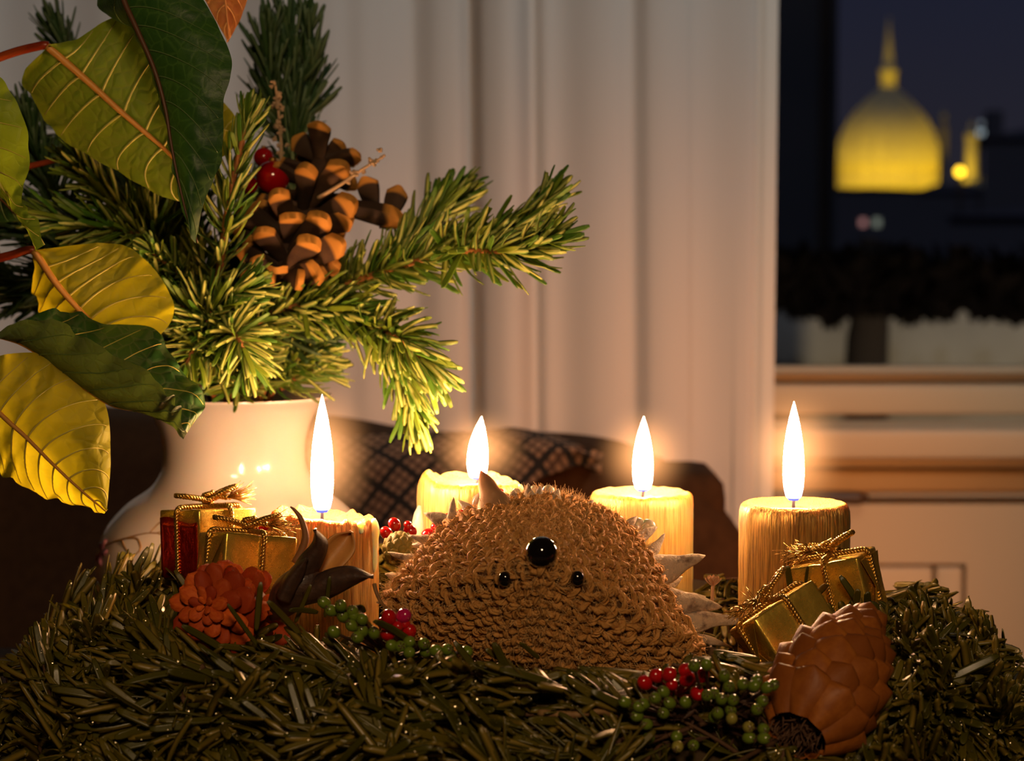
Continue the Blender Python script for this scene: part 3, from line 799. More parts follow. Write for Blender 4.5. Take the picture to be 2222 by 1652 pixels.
LP = leaf_mat('leaf_underside', (.23, .36, .03), (.28, .40, .035), (.58, .72, .03), .52, .55, (.30, .36, .05))
LY = leaf_mat('leaf_yellow_green', (.42, .42, .025), (.48, .46, .025), (.95, .88, .02), .62, .55, (.38, .40, .05))
LD = leaf_mat('leaf_dark', (.014, .060, .012), (.02, .08, .016), (.05, .14, .012), .15, .455, (.05, .12, .025))
LG = leaf_mat('leaf_grey_green', (.06, .085, .045), (.075, .1, .05), (.1, .17, .02), .2, .55, (.07, .11, .04), att=(('side', (.02, .085, .012), -.02, .02),))
LB = leaf_mat('bract_orange', (.62, .20, .08), (.72, .32, .05), (.9, .4, .08), .5, .55, (.8, .35, .1))
VY = mat('vein_yellow', (.60, .52, .10), .5); VO = mat('midrib_orange', (.55, .26, .05), .45); VR = mat('petiole_red', (.22, .022, .006), .35, base2=(.34, .06, .012), noise=70.0); VD = mat('vein_green', (.10, .17, .05), .5)
VB = mat('midrib_dark', (.11, .045, .02), .5)


def leaf(mid, left, right, Ym, Yl, Yr, material, k=8, bulge=(.0, .0), pucker=.0011, mid_r=.0016, vein_m=None, mid_m=None, petiole=None, pet_m=None, vein_r=.00042, lean=.17, label=None, wave=.0, vein_m2=None):
    """A leaf lofted between its two margins and its midrib; veins stand proud, the blade is quilted between them."""
    n, h = 64, 15
    def prep(px, Y):
        q = np.array([(a_[0], a_[1]) for a_ in px], float); Y = np.interp(np.linspace(0, 1, len(q)), np.linspace(0, 1, len(Y)), Y)
        return spline(np.array([P(a_[0], a_[1], y_) for a_, y_ in zip(q, Y)]), n)
    M_, Lf, Rt = prep(mid, Ym), prep(left, Yl), prep(right, Yr)
    tt = np.linspace(0, 1, n)
    # slightly wavy margins
    seed_ = int(abs(mid[1][0]) * 7 + 3)
    wv = noise1(tt * 22, seed_) * wave
    G = np.zeros((n, 2 * h - 1, 3)); SS = np.zeros((n, 2 * h - 1))
    for side, (E, sg, bl) in enumerate(((Lf, -1, bulge[0]), (Rt, 1, bulge[1]))):
        ac = E - M_
        nr = unit(np.cross(np.gradient(M_, axis=0), ac)) * sg
        nr = np.where(nr[:, 1:2] > 0, -nr, nr)
        for j in range(h):
            s = j / (h - 1)
            ph = (tt - lean * s ** 1.4) * k
            pk = pucker * (np.abs(np.sin(np.pi * ph)) ** .6 - .5) * min(1, s * 5) * (1 - .7 * s) * np.minimum(1, (1 - tt) * 6)
            pt = M_ + ac * s + nr * (bl * math.sin(math.pi * s) + pk + wv * s ** 2)[:, None]
            c_ = h - 1 + sg * j
            G[:, c_] = pt; SS[:, c_] = s
    o = obj('leaf', MB().grid(G, side=np.repeat(np.linspace(-1, 1, 2 * h - 1)[None], n, 0)), material, poi, label=label)
    nrm = unit(np.cross(np.gradient(G, axis=0), np.gradient(G, axis=1)))
    nrm = np.where(nrm[..., 1:2] > 0, -nrm, nrm)
    obj('midrib', MB().tube(M_ + nrm[:, h - 1] * mid_r * .5, mid_r * np.linspace(1, .25, n), 8), mid_m or VO, o)
    for sg in (-1, 1):
        vb = MB()
        for q in range(1, k):
            s = np.linspace(0, .93, 18); tv = q / k + lean * s ** 1.4
            ok = tv < .985
            if ok.sum() < 5: continue
            s, tv = s[ok], tv[ok]
            fi = tv * (n - 1); i0 = fi.astype(int).clip(0, n - 2); u = (fi - i0)[:, None]
            fj = h - 1 + sg * s * (h - 1); j0 = np.floor(fj).astype(int).clip(0, 2 * h - 3); w = (fj - j0)[:, None]
            def bil(A): return A[i0, j0] * (1 - u) * (1 - w) + A[i0 + 1, j0] * u * (1 - w) + A[i0, j0 + 1] * (1 - u) * w + A[i0 + 1, j0 + 1] * u * w
            vb.tube(bil(G) + bil(nrm) * vein_r * .4, vein_r * np.linspace(1.1, .35, len(s)), 5)
        obj('veins', vb, (vein_m2 if sg > 0 and vein_m2 else vein_m) or VY, o, kind='stuff')
    if petiole:
        pp = [P(*a_) for a_ in petiole]
        obj('petiole', MB().tube(spline(np.array(pp), 26), np.linspace(.0021, mid_r, 26), 10), pet_m or VR, o)
    return o


leaf([(106, 98), (150, 138), (202, 184), (262, 240), (322, 292), (370, 335), (415, 392), (440, 445)],
     [(104, 102), (48, 165), (80, 226), (118, 285), (188, 334), (275, 385), (365, 430), (440, 445)],
     [(110, 96), (168, 84), (228, 46), (300, 30), (372, 90), (425, 220), (446, 340), (440, 445)],
     (1.04, 1.05), (1.05, 1.075, 1.06, 1.05), (1.04, 1.055, 1.05), LP, k=9, bulge=(.003, .004), pucker=.0016, mid_r=.0019, vein_r=.0006, petiole=[(-560, 330, 1.08), (-200, 205, 1.05), (0, 124, 1.045), (85, 100, 1.04), (106, 99, 1.04)], label='large pale leaf seen from below with an orange midrib', lean=.13, wave=.0012, vein_m=mat('vein_pale', (.55, .52, .12), .5))
leaf([(252, -70), (272, 0), (300, 62), (338, 150), (362, 235), (376, 320), (396, 415), (425, 528)],
     [(190, -50), (220, 18), (288, 70), (330, 160), (355, 245), (368, 335), (386, 420), (425, 528)],
     [(330, -120), (420, -30), (472, 55), (504, 140), (486, 228), (480, 345), (446, 430), (425, 528)],
     (1.0, .985, .98), (1.05, 1.03, .99, .98), (1.0, .975, .98), LD, k=11, bulge=(.0, .005), pucker=.0012, mid_r=.0014, mid_m=VB, vein_m=VD, vein_r=.00034, petiole=[(-300, -300, 1.07), (100, -220, 1.02), (252, -70, 1.0)], label='dark glossy leaf hanging in front of the pale one', wave=.0012)
leaf([(470, -150), (480, -70), (489, 10), (495, 92)], [(400, -140), (420, -60), (450, 10), (495, 92)], [(540, -130), (548, -60), (528, 25), (495, 92)],
     (1.06,), (1.06,), (1.07,), LB, k=6, mid_r=.001, mid_m=mat('bract_vein', (.7, .3, .1), .5), vein_m=mat('bract_vein_fine', (.75, .38, .12), .5), petiole=[(-300, -360, 1.08), (200, -330, 1.07), (470, -150, 1.06)], label='orange pink bract at the top edge')
leaf([(430, 250), (460, 270), (495, 285), (530, 298)], [(430, 255), (455, 300), (478, 342), (530, 298)], [(440, 245), (470, 215), (505, 245), (530, 298)],
     (1.09,), (1.09,), (1.095,), LY, k=5, mid_r=.0008, mid_m=VY, petiole=[(-400, 420, 1.12), (0, 372, 1.12), (200, 325, 1.11), (430, 250, 1.09)], label='small yellow green leaf peeping out behind the dark one')
leaf([(-130, 140), (-70, 230), (-25, 320), (2, 398), (36, 442), (66, 486), (96, 532)], [(-150, 160), (-130, 300), (-70, 380), (0, 425), (34, 460), (62, 500), (96, 532)], [(-100, 110), (0, 168), (46, 250), (66, 345), (48, 432), (80, 478), (96, 532)],
     (.97, .98), (1.0, .985, .98), (.97, .96, .975), leaf_mat('leaf_fresh', (.14, .26, .025), (.18, .3, .03), (.34, .5, .02), .5, .5, (.16, .28, .04)), k=9, bulge=(0, .004), pucker=.0014, mid_r=.0009, mid_m=VY, vein_r=.00035, petiole=[(-520, 60, 1.07), (-300, 60, 1.0), (-130, 140, .97)], label='bright green leaf with a curled tip at the left edge', wave=.001)
leaf([(-120, 330), (-60, 380), (0, 430), (50, 478)], [(-120, 340), (-70, 440), (-10, 480), (50, 478)], [(-110, 320), (-30, 350), (30, 410), (50, 478)],
     (1.08,), (1.09,), (1.08,), LD, k=6, mid_r=.001, mid_m=VB, vein_m=VD, petiole=[(-500, 260, 1.08), (-300, 270, 1.08), (-120, 330, 1.08)], label='dark leaf behind the curled bright green one')
leaf([(78, 544), (120, 608), (164, 660), (206, 702), (240, 740), (290, 780)], [(76, 548), (70, 610), (84, 672), (120, 730), (180, 770), (290, 780)], [(82, 542), (160, 532), (240, 528), (292, 545), (352, 608), (376, 690), (290, 780)],
     (1.03, 1.03), (1.03, 1.075, 1.04), (1.03, 1.04, 1.02), LY, k=9, bulge=(.002, .003), pucker=.0013, mid_r=.0019, vein_r=.0005, petiole=[(-480, 620, 1.08), (-150, 590, 1.05), (0, 560, 1.035), (60, 543, 1.03), (78, 546, 1.03)], label='yellow green leaf seen from below, lit by the candles', lean=.2, wave=.0015)
leaf([(-10, 728), (50, 750), (112, 792), (182, 845), (242, 882), (310, 898), (370, 922), (405, 941)],
     [(-10, 726), (62, 690), (150, 712), (230, 764), (310, 804), (362, 850), (390, 885), (405, 941)],
     [(-8, 727), (96, 678), (160, 676), (235, 702), (335, 710), (372, 775), (446, 868), (405, 941)],
     (.985, .98), (.985, .955, .955, .975), (.985, 1.01, 1.01, .985), LG, k=9, bulge=(.003, .002), pucker=.0013, mid_r=.0011, vein_r=.00034, vein_m=VD, vein_m2=VY, petiole=[(-520, 760, 1.07), (-200, 730, 1.0), (-10, 728, .985)], label='folded dark leaf with its near half grey green', wave=.0018, lean=.22)
leaf([(-70, 812), (0, 895), (60, 950), (120, 1010), (180, 1065), (232, 1108)], [(-72, 820), (-40, 985), (20, 1040), (80, 1068), (150, 1092), (232, 1108)], [(-60, 800), (20, 768), (130, 778), (224, 868), (240, 990), (232, 1108)],
     (.975, .985), (.975, 1.01, .99), (.975, .985, .985), LY, k=10, bulge=(.002, .004), pucker=.0011, mid_r=.0013, mid_m=VO, vein_r=.0004, petiole=[(-520, 800, 1.07), (-250, 770, 1.0), (-70, 812, .975)], label='lowest yellow leaf, its tip pointing down right', lean=.2, wave=.002)

# ================================================================== cones
def scale_mesh(name, w, l, th, curl, tipw=.75, ridge=.12, umbo=True, nx=5, ny=6):
    """A cone scale: shield shape, thickened, curling; local +x length, +z outer face."""
    mb = MB()
    t_ = 1 - (1 - np.linspace(0, 1, ny)) ** 1.7; u_ = np.linspace(-1, 1, nx)
    wd = np.array([np.interp(q, [0, .35, .75, .92, 1], [.4, .62, .92, .94, .50]) if tipw < .8 else np.interp(q, [0, .3, .55, .75, .88, .95, .985, 1], [.5, .85, 1, .98, .86, .66, .42, .2]) for q in t_])
    top = np.zeros((ny, nx, 3))
    top[..., 0] = (t_[:, None] - .06 * (u_ ** 2)[None] * t_[:, None]) * l
    top[..., 1] = u_[None] * wd[:, None] * w * .5
    top[..., 2] = curl * l * t_[:, None] ** 2 + ridge * w * (1 - u_ ** 2)[None] * np.ones((ny, 1))
    bot = top.copy(); bot[..., 2] -= th * (.6 + .8 * t_[:, None])
    b0 = mb.n
    mb.grid(top, tip=np.repeat(t_, nx)); mb.grid(bot[:, ::-1], tip=np.repeat(t_, nx))
    m_ = nx * ny
    loop = [i for i in range(nx)] + [nx - 1 + nx * k for k in range(1, ny)] + [(ny - 1) * nx + k for k in range(nx - 2, -1, -1)] + [nx * k for k in range(ny - 2, 0, -1)]
    inv = lambda i: m_ + (i // nx) * nx + (nx - 1 - i % nx)
    for a_, b_ in zip(loop, loop[1:] + loop[:1]):
        mb.f.append((b_, a_, inv(a_), inv(b_)))
    return mb.mesh(name, sharp=math.radians(62), recalc=True)


def place_scale(parent, me, o, d, n, s=1.0, nm='scale', sw=1.0):
    d = unit(d); n = np.asarray(n) - d * (np.asarray(n) @ d); n = unit(n)
    return obj(nm, me, None, parent, basis=frame(d, np.cross(n, d), n, o, (s, s * sw, s)))


def axis_frame(a, b):
    z = unit(np.asarray(b) - np.asarray(a)); x = unit(np.cross(z, (0.3, 0.9, .1))); return x, np.cross(z, x), z


# open pine cone among the fir branches
oc = thing('pine_cone', 'big open pine cone with orange scale tips among the fir branches', 'pine cone', P(640, 600, 1.15))
wood = mat('cone_wood', (.055, .025, .012), .75, base2=(.10, .05, .02), noise=5.0, bump=(14., .6, .0003), orand=(.03, .015, .008), att=(('tip', (.55, .25, .04), .80, .86),))
wood_d = mat('cone_core', (.05, .024, .012), .8)
ca_, cb_ = P(615, 590, 1.125), P(700, 330, 1.165)
obj('core', MB().tube(spline([ca_, (ca_ + cb_) / 2 + np.array((.002, .004, 0)), cb_], 14), [.004, .006, .0075, .008, .008, .008, .008, .0075, .007, .0065, .006, .005, .004, .002], 12), wood_d, oc)
osc = scale_mesh('scale', .42, 1.0, .10, .10, .7, .10, nx=7, ny=9)
osc.materials.append(wood)
x_, y_, z_ = axis_frame(ca_, cb_)
tips = [(668, 352, 1.12), (752, 350, 1.125), (598, 408, 1.115), (636, 460, 1.11), (708, 462, 1.11), (775, 432, 1.12), (562, 492, 1.11), (684, 512, 1.10), (750, 522, 1.11), (600, 580, 1.10), (694, 262, 1.15), (746, 308, 1.16), (795, 384, 1.155), (868, 408, 1.16), (880, 474, 1.15), (520, 452, 1.13), (545, 560, 1.115), (700, 590, 1.105), (660, 610, 1.105), (505, 490, 1.14), (740, 575, 1.12), (585, 620, 1.11), (768, 470, 1.125), (640, 300, 1.17), (520, 540, 1.13)]
for k, (tx, ty, tY) in enumerate(tips):
    tip = P(tx, ty, tY)
    s_ = np.clip((tip - ca_) @ z_ / np.linalg.norm(cb_ - ca_) - .10 + rng.normal(0, .05), -.02, .95)
    o_ = ca_ + (cb_ - ca_) * s_
    up_ = {(795, 384): (812, 478, 1.15), (868, 408): (832, 496, 1.15), (694, 262): (690, 345, 1.16), (746, 308): (698, 350, 1.165)}.get((tx, ty))
    if up_: o_ = P(*up_)      # scales that stand upright
    d_ = tip - o_; L_ = np.linalg.norm(d_)
    nn = (np.array((-.3, -1, 0)) if up_ else -z_ * .8 + np.array((0, -.45, 0))) + rng.normal(0, .22, 3)
    place_scale(oc, osc, o_, d_, nn, L_, sw=min(1.5, rng.uniform(.0098, .0138) / (.42 * L_)))
for k in range(42):
    a_ = k * 2.39996; s_ = (k + .5) / 42
    R_ = x_ * math.cos(a_) + y_ * math.sin(a_)
    if R_[1] < -.35: continue
    d_ = R_ + z_ * (.75 * s_ - .35) ; L_ = .026 * (1 - .35 * abs(s_ - .4))
    place_scale(oc, osc, ca_ + (cb_ - ca_) * s_, d_, -z_ + R_ * .2, L_, sw=1.3)

# closed brown cone at the right of the wreath
cc = thing('pine_cone', 'closed brown cone lying in front of the gold boxes on the right', 'pine cone', P(1800, 1500, .87))
A_, B_ = P(1748, 1568, .826), P(1886, 1340, .868)
x_, y_, z_ = axis_frame(A_, B_)
LEN = np.linalg.norm(B_ - A_)
prof_c = lambda t_: np.interp(t_, [0, .12, .3, .5, .7, .88, 1], [.0120, .0160, .0178, .0168, .0142, .0104, .005])
brown = mat('closed_cone_brown', (.46, .150, .022), .5, base2=(.30, .085, .012), noise=4.0, bump=((8., 16., 16.), .5, .0003), orand=(.22, .062, .010), spec=.2, coat=.04, att=(('tip', (.20, .055, .010), .93, 1.0),), coat_rough=.3)
obj('core', MB().tube([A_ + (B_ - A_) * t_ for t_ in np.linspace(.0, 1.0, 14)], [prof_c(t_) * .80 for t_ in np.linspace(0, 1, 14)], 18), wood_d, cc)
csc = scale_mesh('scale', .78, 1.0, .07, -.12, .9, .20, nx=9, ny=9); csc.materials.append(brown)
k = 0
for row in range(9):
    t_ = row / 8.6
    nr = int(np.interp(t_, [0, .5, 1], [10, 9, 5]))
    for q in range(nr):
        a_ = (q + .5 * (row % 2)) / nr * 2 * math.pi + rng.normal(0, .03)
        R_ = x_ * math.cos(a_) + y_ * math.sin(a_)
        r_ = prof_c(t_)
        slope = (prof_c(min(1, t_ + .12)) - r_) / (.12 * LEN)
        d_ = z_ + R_ * (slope + .44)
        sc_ = .0185 * np.interp(t_, [0, .3, 1], [1.0, 1.05, .62])
        place_scale(cc, csc, A_ + (B_ - A_) * (t_ - .10) + R_ * (r_ * .80), d_, R_, sc_ * rng.uniform(.94, 1.06), sw=1.08)
fz = MB()
for k in range(150):
    a_ = rng.uniform(0, 6.28); r_ = rng.uniform(0, .012)
    o_ = A_ - z_ * .002 + (x_ * math.cos(a_) + y_ * math.sin(a_)) * r_
    d_ = unit(-z_ + rng.normal(0, .6, 3)) * rng.uniform(.004, .010)
    fz.tube([o_, o_ + d_ * .5 + rng.normal(0, .0006, 3), o_ + d_], [.0005, .0004, .0001], 4)
obj('bristles', fz, mat('bristle_brown', (.10, .045, .02), .7), cc, kind='stuff')

# small orange red cone facing left
rc = thing('wooden_flower', 'orange red dried cone with ragged scales in front of the left gift boxes', 'dried flower', P(500, 1330, .9))
A_, B_ = P(528, 1330, .912), P(446, 1314, .876)
x_, y_, z_ = axis_frame(A_, B_)
red = mat('dried_red', (.60, .085, .010), .6, base2=(.78, .16, .02), noise=(3., 9., 9.), bump=((6., 30., 30.), .5, .0002), spec=.2, orand=(.30, .030, .004))
red2 = mat('dried_red_core', (.16, .03, .01), .7)
obj('core', MB().tube([A_ + (B_ - A_) * t_ for t_ in np.linspace(-.1, .95, 8)], [.008, .0125, .0125, .0115, .010, .007, .004, .0015], 12), red2, rc)
rsc = scale_mesh('scale', .78, 1.0, .05, -.16, .9, .14, nx=5, ny=6); rsc.materials.append(red)
for row, (t_, n_, op, L_) in enumerate(((-.1, 7, 1.25, .0145), (.12, 8, .95, .0150), (.36, 8, .85, .0145), (.58, 9, .95, .0135), (.76, 9, 1.2, .0125), (.90, 8, 1.25, .0105), (.97, 7, 1.15, .0075), (1.0, 4, .7, .004))):
    for q in range(n_):
        a_ = (q + .5 * (row % 2)) / n_ * 2 * math.pi + rng.normal(0, .06)
        R_ = x_ * math.cos(a_) + y_ * math.sin(a_)
        r0 = np.interp(t_, [-.1, .4, .8, 1], [.007, .008, .005, .0008])
        d_ = z_ * math.cos(op) + R_ * math.sin(op)
        place_scale(rc, rsc, A_ + (B_ - A_) * t_ + R_ * r0, d_, z_ * math.sin(op) * 1.0 - R_ * math.cos(op) + rng.normal(0, .28, 3), L_ * rng.uniform(.82, 1.12), sw=rng.uniform(.75, 1.05))

# dried seed pod with curling lobes
pod = thing('seed_pod', 'dark dried seed pod with curling open lobes before the first candle', 'seed pod', P(650, 1290, .9))
dk = mat('pod_dark', (.045, .022, .014), .55, base2=(.075, .035, .02), noise=300.0, bump=(350., .5, .001), coat=.1)
lt = mat('pod_inside', (.62, .29, .07), .5, base2=(.50, .21, .05), noise=(90., 90., 90.), bump=(500., .2, .001))
obj('body', MB().tube(spline([P(590, 1345, .905), P(620, 1300, .90), P(655, 1265, .895), P(690, 1240, .893)], 12), np.array([6, 20, 30, 36, 40, 42, 42, 40, 36, 30, 20, 6]) * .18e-3, 12), dk, pod)
def lobe(mid, left, right, Y, m_, bulge, label=None, thick=.0007):
    n, h = 24, 9
    f_ = lambda q, dy: spline(np.array([P(a_[0], a_[1], y_ + dy) for a_, y_ in zip(q, np.linspace(Y[0], Y[1], len(q)))]), n)
    M_, Lf, Rt = f_(mid, 0), f_(left, 0), f_(right, 0)
    s = np.linspace(-1, 1, h)
    G = np.zeros((n, h, 3))
    for j, q in enumerate(s):
        E = Lf if q < 0 else Rt
        G[:, j] = M_ + (E - M_) * abs(q) + np.array((0, bulge, 0)) * (1 - q * q)
    o = obj('lobe', MB().grid(G), m_, pod, label=label)
    sd = o.modifiers.new('thickness', 'SOLIDIFY'); sd.thickness = thick
    return o
lobe([(640, 1265), (668, 1225), (692, 1185), (684, 1146)], [(625, 1262), (645, 1215), (676, 1178), (684, 1146)], [(668, 1275), (698, 1228), (712, 1178), (684, 1146)], (.894, .888), dk, -.004)
lobe([(672, 1275), (702, 1230), (738, 1186), (762, 1156)], [(662, 1268), (690, 1205), (722, 1165), (762, 1156)], [(690, 1268), (735, 1235), (768, 1195), (762, 1156)], (.897, .903), lt, .004, label='orange brown inner face of a lobe')
lobe([(660, 1290), (712, 1262), (765, 1250), (812, 1249)], [(655, 1275), (700, 1240), (760, 1228), (812, 1249)], [(662, 1315), (715, 1300), (772, 1270), (812, 1249)], (.893, .886), dk, -.005)
lobe([(610, 1300), (628, 1262), (650, 1232), (668, 1210)], [(598, 1292), (618, 1250), (645, 1220), (668, 1210)], [(630, 1310), (650, 1275), (664, 1240), (668, 1210)], (.89, .887), dk, -.004)
obj('curled_tip', MB().tube(spline([P(640, 1222, .9), P(655, 1195, .9), P(663, 1165, .9), P(655, 1130, .9), P(640, 1108, .9), P(630, 1100, .9)], 22), np.array([.0016] * 8 + list(np.linspace(.0015, .0003, 14))), 8), mat('pod_curl', (.26, .11, .035), .5), pod)

# ================================================================== candles
gold_paint = mat('gold_paint', (.85, .55, .16), .36, .75, base2=(.30, .15, .035), noise=(1300., 1300., 45.), ramp=(.44, .62), metal2=.2, sss=(.3, .008, (1.0, .55, .2)), bump=((1300., 1300., 60.), .8, .002), rnoise=400., rough2=.28)
wax_paint = mat('gold_painted_wax', (.90, .62, .22), .40, .35, base2=(.55, .30, .07), noise=(1100., 1100., 50.), ramp=(.45, .66), metal2=.25, sss=(.8, .014, (1.0, .60, .22)), bump=((1100., 1100., 70.), .5, .0012), rnoise=400., rough2=.3)
burnt_paint = mat('burnt_gold_paint', (.82, .48, .14), .40, .5, base2=(.42, .20, .045), noise=(1100., 1100., 45.), ramp=(.44, .64), metal2=.2, sss=(.45, .010, (1.0, .55, .2)), bump=((1200., 1200., 60.), .8, .002))
wax = mat('wax', (.90, .72, .45), .35, sss=(.9, .02, (1.0, .55, .22)))
wick_m = mat('wick_black', (.02, .012, .008), .9)
fm = bpy.data.materials.new('flame'); fm.use_nodes = True
t = fm.node_tree; t.nodes.remove(t.nodes['Principled BSDF'])
ea = t.nodes.new('ShaderNodeEmission'); at_ = t.nodes.new('ShaderNodeAttribute'); at_.attribute_name = 'h'
rp = t.nodes.new('ShaderNodeValToRGB'); e_ = rp.color_ramp.elements
e_[0].position = 0.0; e_[0].color = (.10, .16, .9, 1); e_[1].position = .2; e_[1].color = (*FLAME_COL, 1)
n1 = e_.new(.06); n1.color = (.35, .35, .9, 1)
st = t.nodes.new('ShaderNodeMapRange'); st.inputs[1].default_value = .02; st.inputs[2].default_value = .24; st.inputs[3].default_value = 1.2; st.inputs[4].default_value = FLAME
t.links.new(at_.outputs['Fac'], rp.inputs[0]); t.links.new(at_.outputs['Fac'], st.inputs[0]); t.links.new(rp.outputs[0], ea.inputs[0]); t.links.new(st.outputs[0], ea.inputs[1])
t.links.new(ea.outputs[0], t.nodes['Material Output'].inputs['Surface'])
# added emissive volume imitating the lens halo round the flame, thinning outward
gl = bpy.data.materials.new('flame_halo'); gl.use_nodes = True
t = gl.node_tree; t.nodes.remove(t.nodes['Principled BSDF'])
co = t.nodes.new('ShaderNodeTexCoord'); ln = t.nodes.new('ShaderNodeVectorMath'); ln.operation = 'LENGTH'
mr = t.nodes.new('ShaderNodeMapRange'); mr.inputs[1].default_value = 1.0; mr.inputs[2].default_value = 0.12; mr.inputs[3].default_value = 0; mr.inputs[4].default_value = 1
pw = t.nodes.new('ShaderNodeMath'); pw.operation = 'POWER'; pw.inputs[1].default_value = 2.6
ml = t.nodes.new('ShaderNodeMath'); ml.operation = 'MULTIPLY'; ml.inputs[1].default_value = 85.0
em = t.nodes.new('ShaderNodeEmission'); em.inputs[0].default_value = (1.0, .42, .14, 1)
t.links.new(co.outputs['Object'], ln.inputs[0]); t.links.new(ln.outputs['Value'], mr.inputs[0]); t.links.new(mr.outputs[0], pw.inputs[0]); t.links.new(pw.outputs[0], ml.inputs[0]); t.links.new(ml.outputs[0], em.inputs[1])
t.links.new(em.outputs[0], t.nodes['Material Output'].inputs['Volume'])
halo_mesh = MB().ball((0, 0, 0), 1, 24, 16).mesh('halo')


def candle(label, px, hw_, Y, py_rim, py_lo, rim, flame, z_bot, seed, drips=(), paint=None):
    """rim(a) gives how far the rim falls below py_rim in px at angle a (0 = right, -pi/2 = towards the camera)."""
    R = S(hw_, Y); c = P(px, py_rim, Y); cx_, cz = c[0], c[2]; zb = z_bot
    r = thing('candle', label, 'candle', (cx_, Y, zb), 'four golden candles of the wreath')
    na = 120; a_ = np.arange(na) * 2 * math.pi / na
    zr = cz - np.array([rim(q) for q in a_]) * Y / F
    dw = .0058 if paint is gold_paint else .0035
    rows = []
    def row(rad, z): rows.append(np.stack([cx_ + rad * np.cos(a_), Y + rad * np.sin(a_), np.broadcast_to(z, na)], -1))
    rn = lambda s: R * (1 + .006 * noise1(a_ * 12, seed + s))
    row(R * .9 * np.ones(na), zb); row(R * np.ones(na), zb + .001)
    nz = 26
    for k in range(1, nz):
        z = zb + (zr - dw - zb) * k / nz
        row(rn(0) * (1 + .003 * noise1(np.full(na, k * .7), seed)), z)
    row(rn(0) * .99, zr - dw * .62); row(R * .965 * np.ones(na), zr - dw * .25); row(R * .925 * np.ones(na), zr - dw * .06); row(R * .89 * np.ones(na), zr)
    row(R * .87 * np.ones(na), zr - .0003)
    zp = cz - np.mean([rim(q) for q in a_]) * Y / F - .0022
    row(R * .78 * np.ones(na), np.minimum(zr - .001, zp + .0012)); row(R * .5 * np.ones(na), zp); row(R * .06 * np.ones(na), zp - .0005)
    mb = MB().grid(np.array(rows), closed_v=True)
    n0 = len(rows)
    mb.f.append(tuple(range(na))[::-1]); mb.f.append(tuple((n0 - 1) * na + k for k in range(na)))
    obj('wax_body', mb, paint or wax_paint, r)
    for (ang, z0_, z1_, w0) in drips:
        za = cz - z0_ * Y / F; zz_ = cz - z1_ * Y / F
        s = np.linspace(0, 1, 14)
        p = np.stack([cx_ + (R * 1.0) * math.cos(ang) * np.ones(14), Y + (R * 1.0) * math.sin(ang) * np.ones(14), za + (zz_ - za) * s], -1)
        obj('wax_drip', MB().tube(p, w0 * np.interp(s, [0, .1, .25, .4, .6, .9, 1], [.25, .8, 1.0, .75, .6, .55, .15]), 10), wax, r)
    fx, fy0, fy1, fw, lean, wy = flame
    b_ = P(fx, fy0, Y); tp_ = P(fx + lean, fy1, Y)
    wk = spline([np.array((cx_ + (b_[0] - cx_) * .6, Y, zp - .002)), np.array((b_[0], Y, b_[2] - .001)), np.array((b_[0] + .0008, Y, b_[2] + .004)), np.array((b_[0] + wy, Y, b_[2] + .0065))], 10)
    obj('wick', MB().tube(wk, .0007, 8), wick_m, r)
    tq = np.linspace(0, 1, 26)
    rad = S(fw, Y) * np.interp(tq, [0, .04, .12, .25, .4, .55, .7, .82, .92, 1], [.45, .72, .9, 1, .98, .88, .68, .46, .23, .015])
    ax = b_[None] + (tp_ - b_)[None] * tq[:, None] + np.array((1, 0, 0)) * (S(lean * .35, Y) * np.sin(tq * math.pi))[:, None] * -1
    G = np.stack([np.stack([ax[:, 0] + rad * math.cos(q), ax[:, 1] + rad * math.sin(q), ax[:, 2]], -1) for q in np.arange(20) * math.pi / 10], 1)
    fl = obj('flame', MB().grid(G, closed_v=True, h=np.repeat(tq, 20)), fm, r, label='white flame')
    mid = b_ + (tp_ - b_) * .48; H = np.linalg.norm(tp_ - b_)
    obj('flame_halo', halo_mesh, gl, fl, basis=frame((1, 0, 0), (0, 1, 0), (0, 0, 1), mid, (.027, .027, H * .80)), label='faint orange lens halo added around the flame')
    if not halo_mesh.materials: halo_mesh.materials.append(gl)
    return r


def rim1(q):
    x = math.cos(q); fr_ = -math.sin(q)
    base = np.interp(x, [-1, -.88, -.78, -.68, -.56, -.4, -.1, .2, .45, .52, .6, .68, .8, .9, 1], [16, -12, -6, 14, -6, 2, 4, 8, 14, 4, 14, 12, 24, 10, 24])
    return base + 3 * noise1([q * 9], 1)[0] + (0 if fr_ > -.2 else 4)
def rim2(q):
    x = math.cos(q)
    base = np.interp(x, [-1, -.9, -.75, -.6, 0, .5, .8, 1], [6, -16, -4, 2, 4, 2, 6, 12])
    return base + 3.5 * noise1([q * 10], 2)[0] - (6 if -math.sin(q) < -.4 and abs(x) < .6 else 0)
def rim3(q):
    return 2.0 * noise1([q * 7], 3)[0] + np.interp(math.cos(q), [-1, -.8, .8, 1], [2, -2, -1, 1])
def rim4(q):
    return .8 * noise1([q * 5], 4)[0]
ZB = TABLE + .045
candle('burnt down golden candle in front of the vase, its rim ragged', 700, 122, 1.0, 1108, 1300, rim1, (699, 1112, 856, 25, 0, .004), ZB, 11, paint=burnt_paint, drips=((-.35, 12, 130, .0026), (-.75, 14, 40, .002)))
candle('golden candle with a thick wax drip, left behind the hedgehog', 1019, 115, 1.06, 1038, 1300, rim2, (1036, 1040, 904, 23, 9, .001), ZB, 12, drips=((-2.75, 55, 260, .0042), (-.3, 10, 60, .002)))
candle('golden candle behind the right shoulder of the hedgehog', 1392, 113, 1.07, 1068, 1300, rim3, (1395, 1066, 904, 22.5, 2, .0005), ZB, 13)
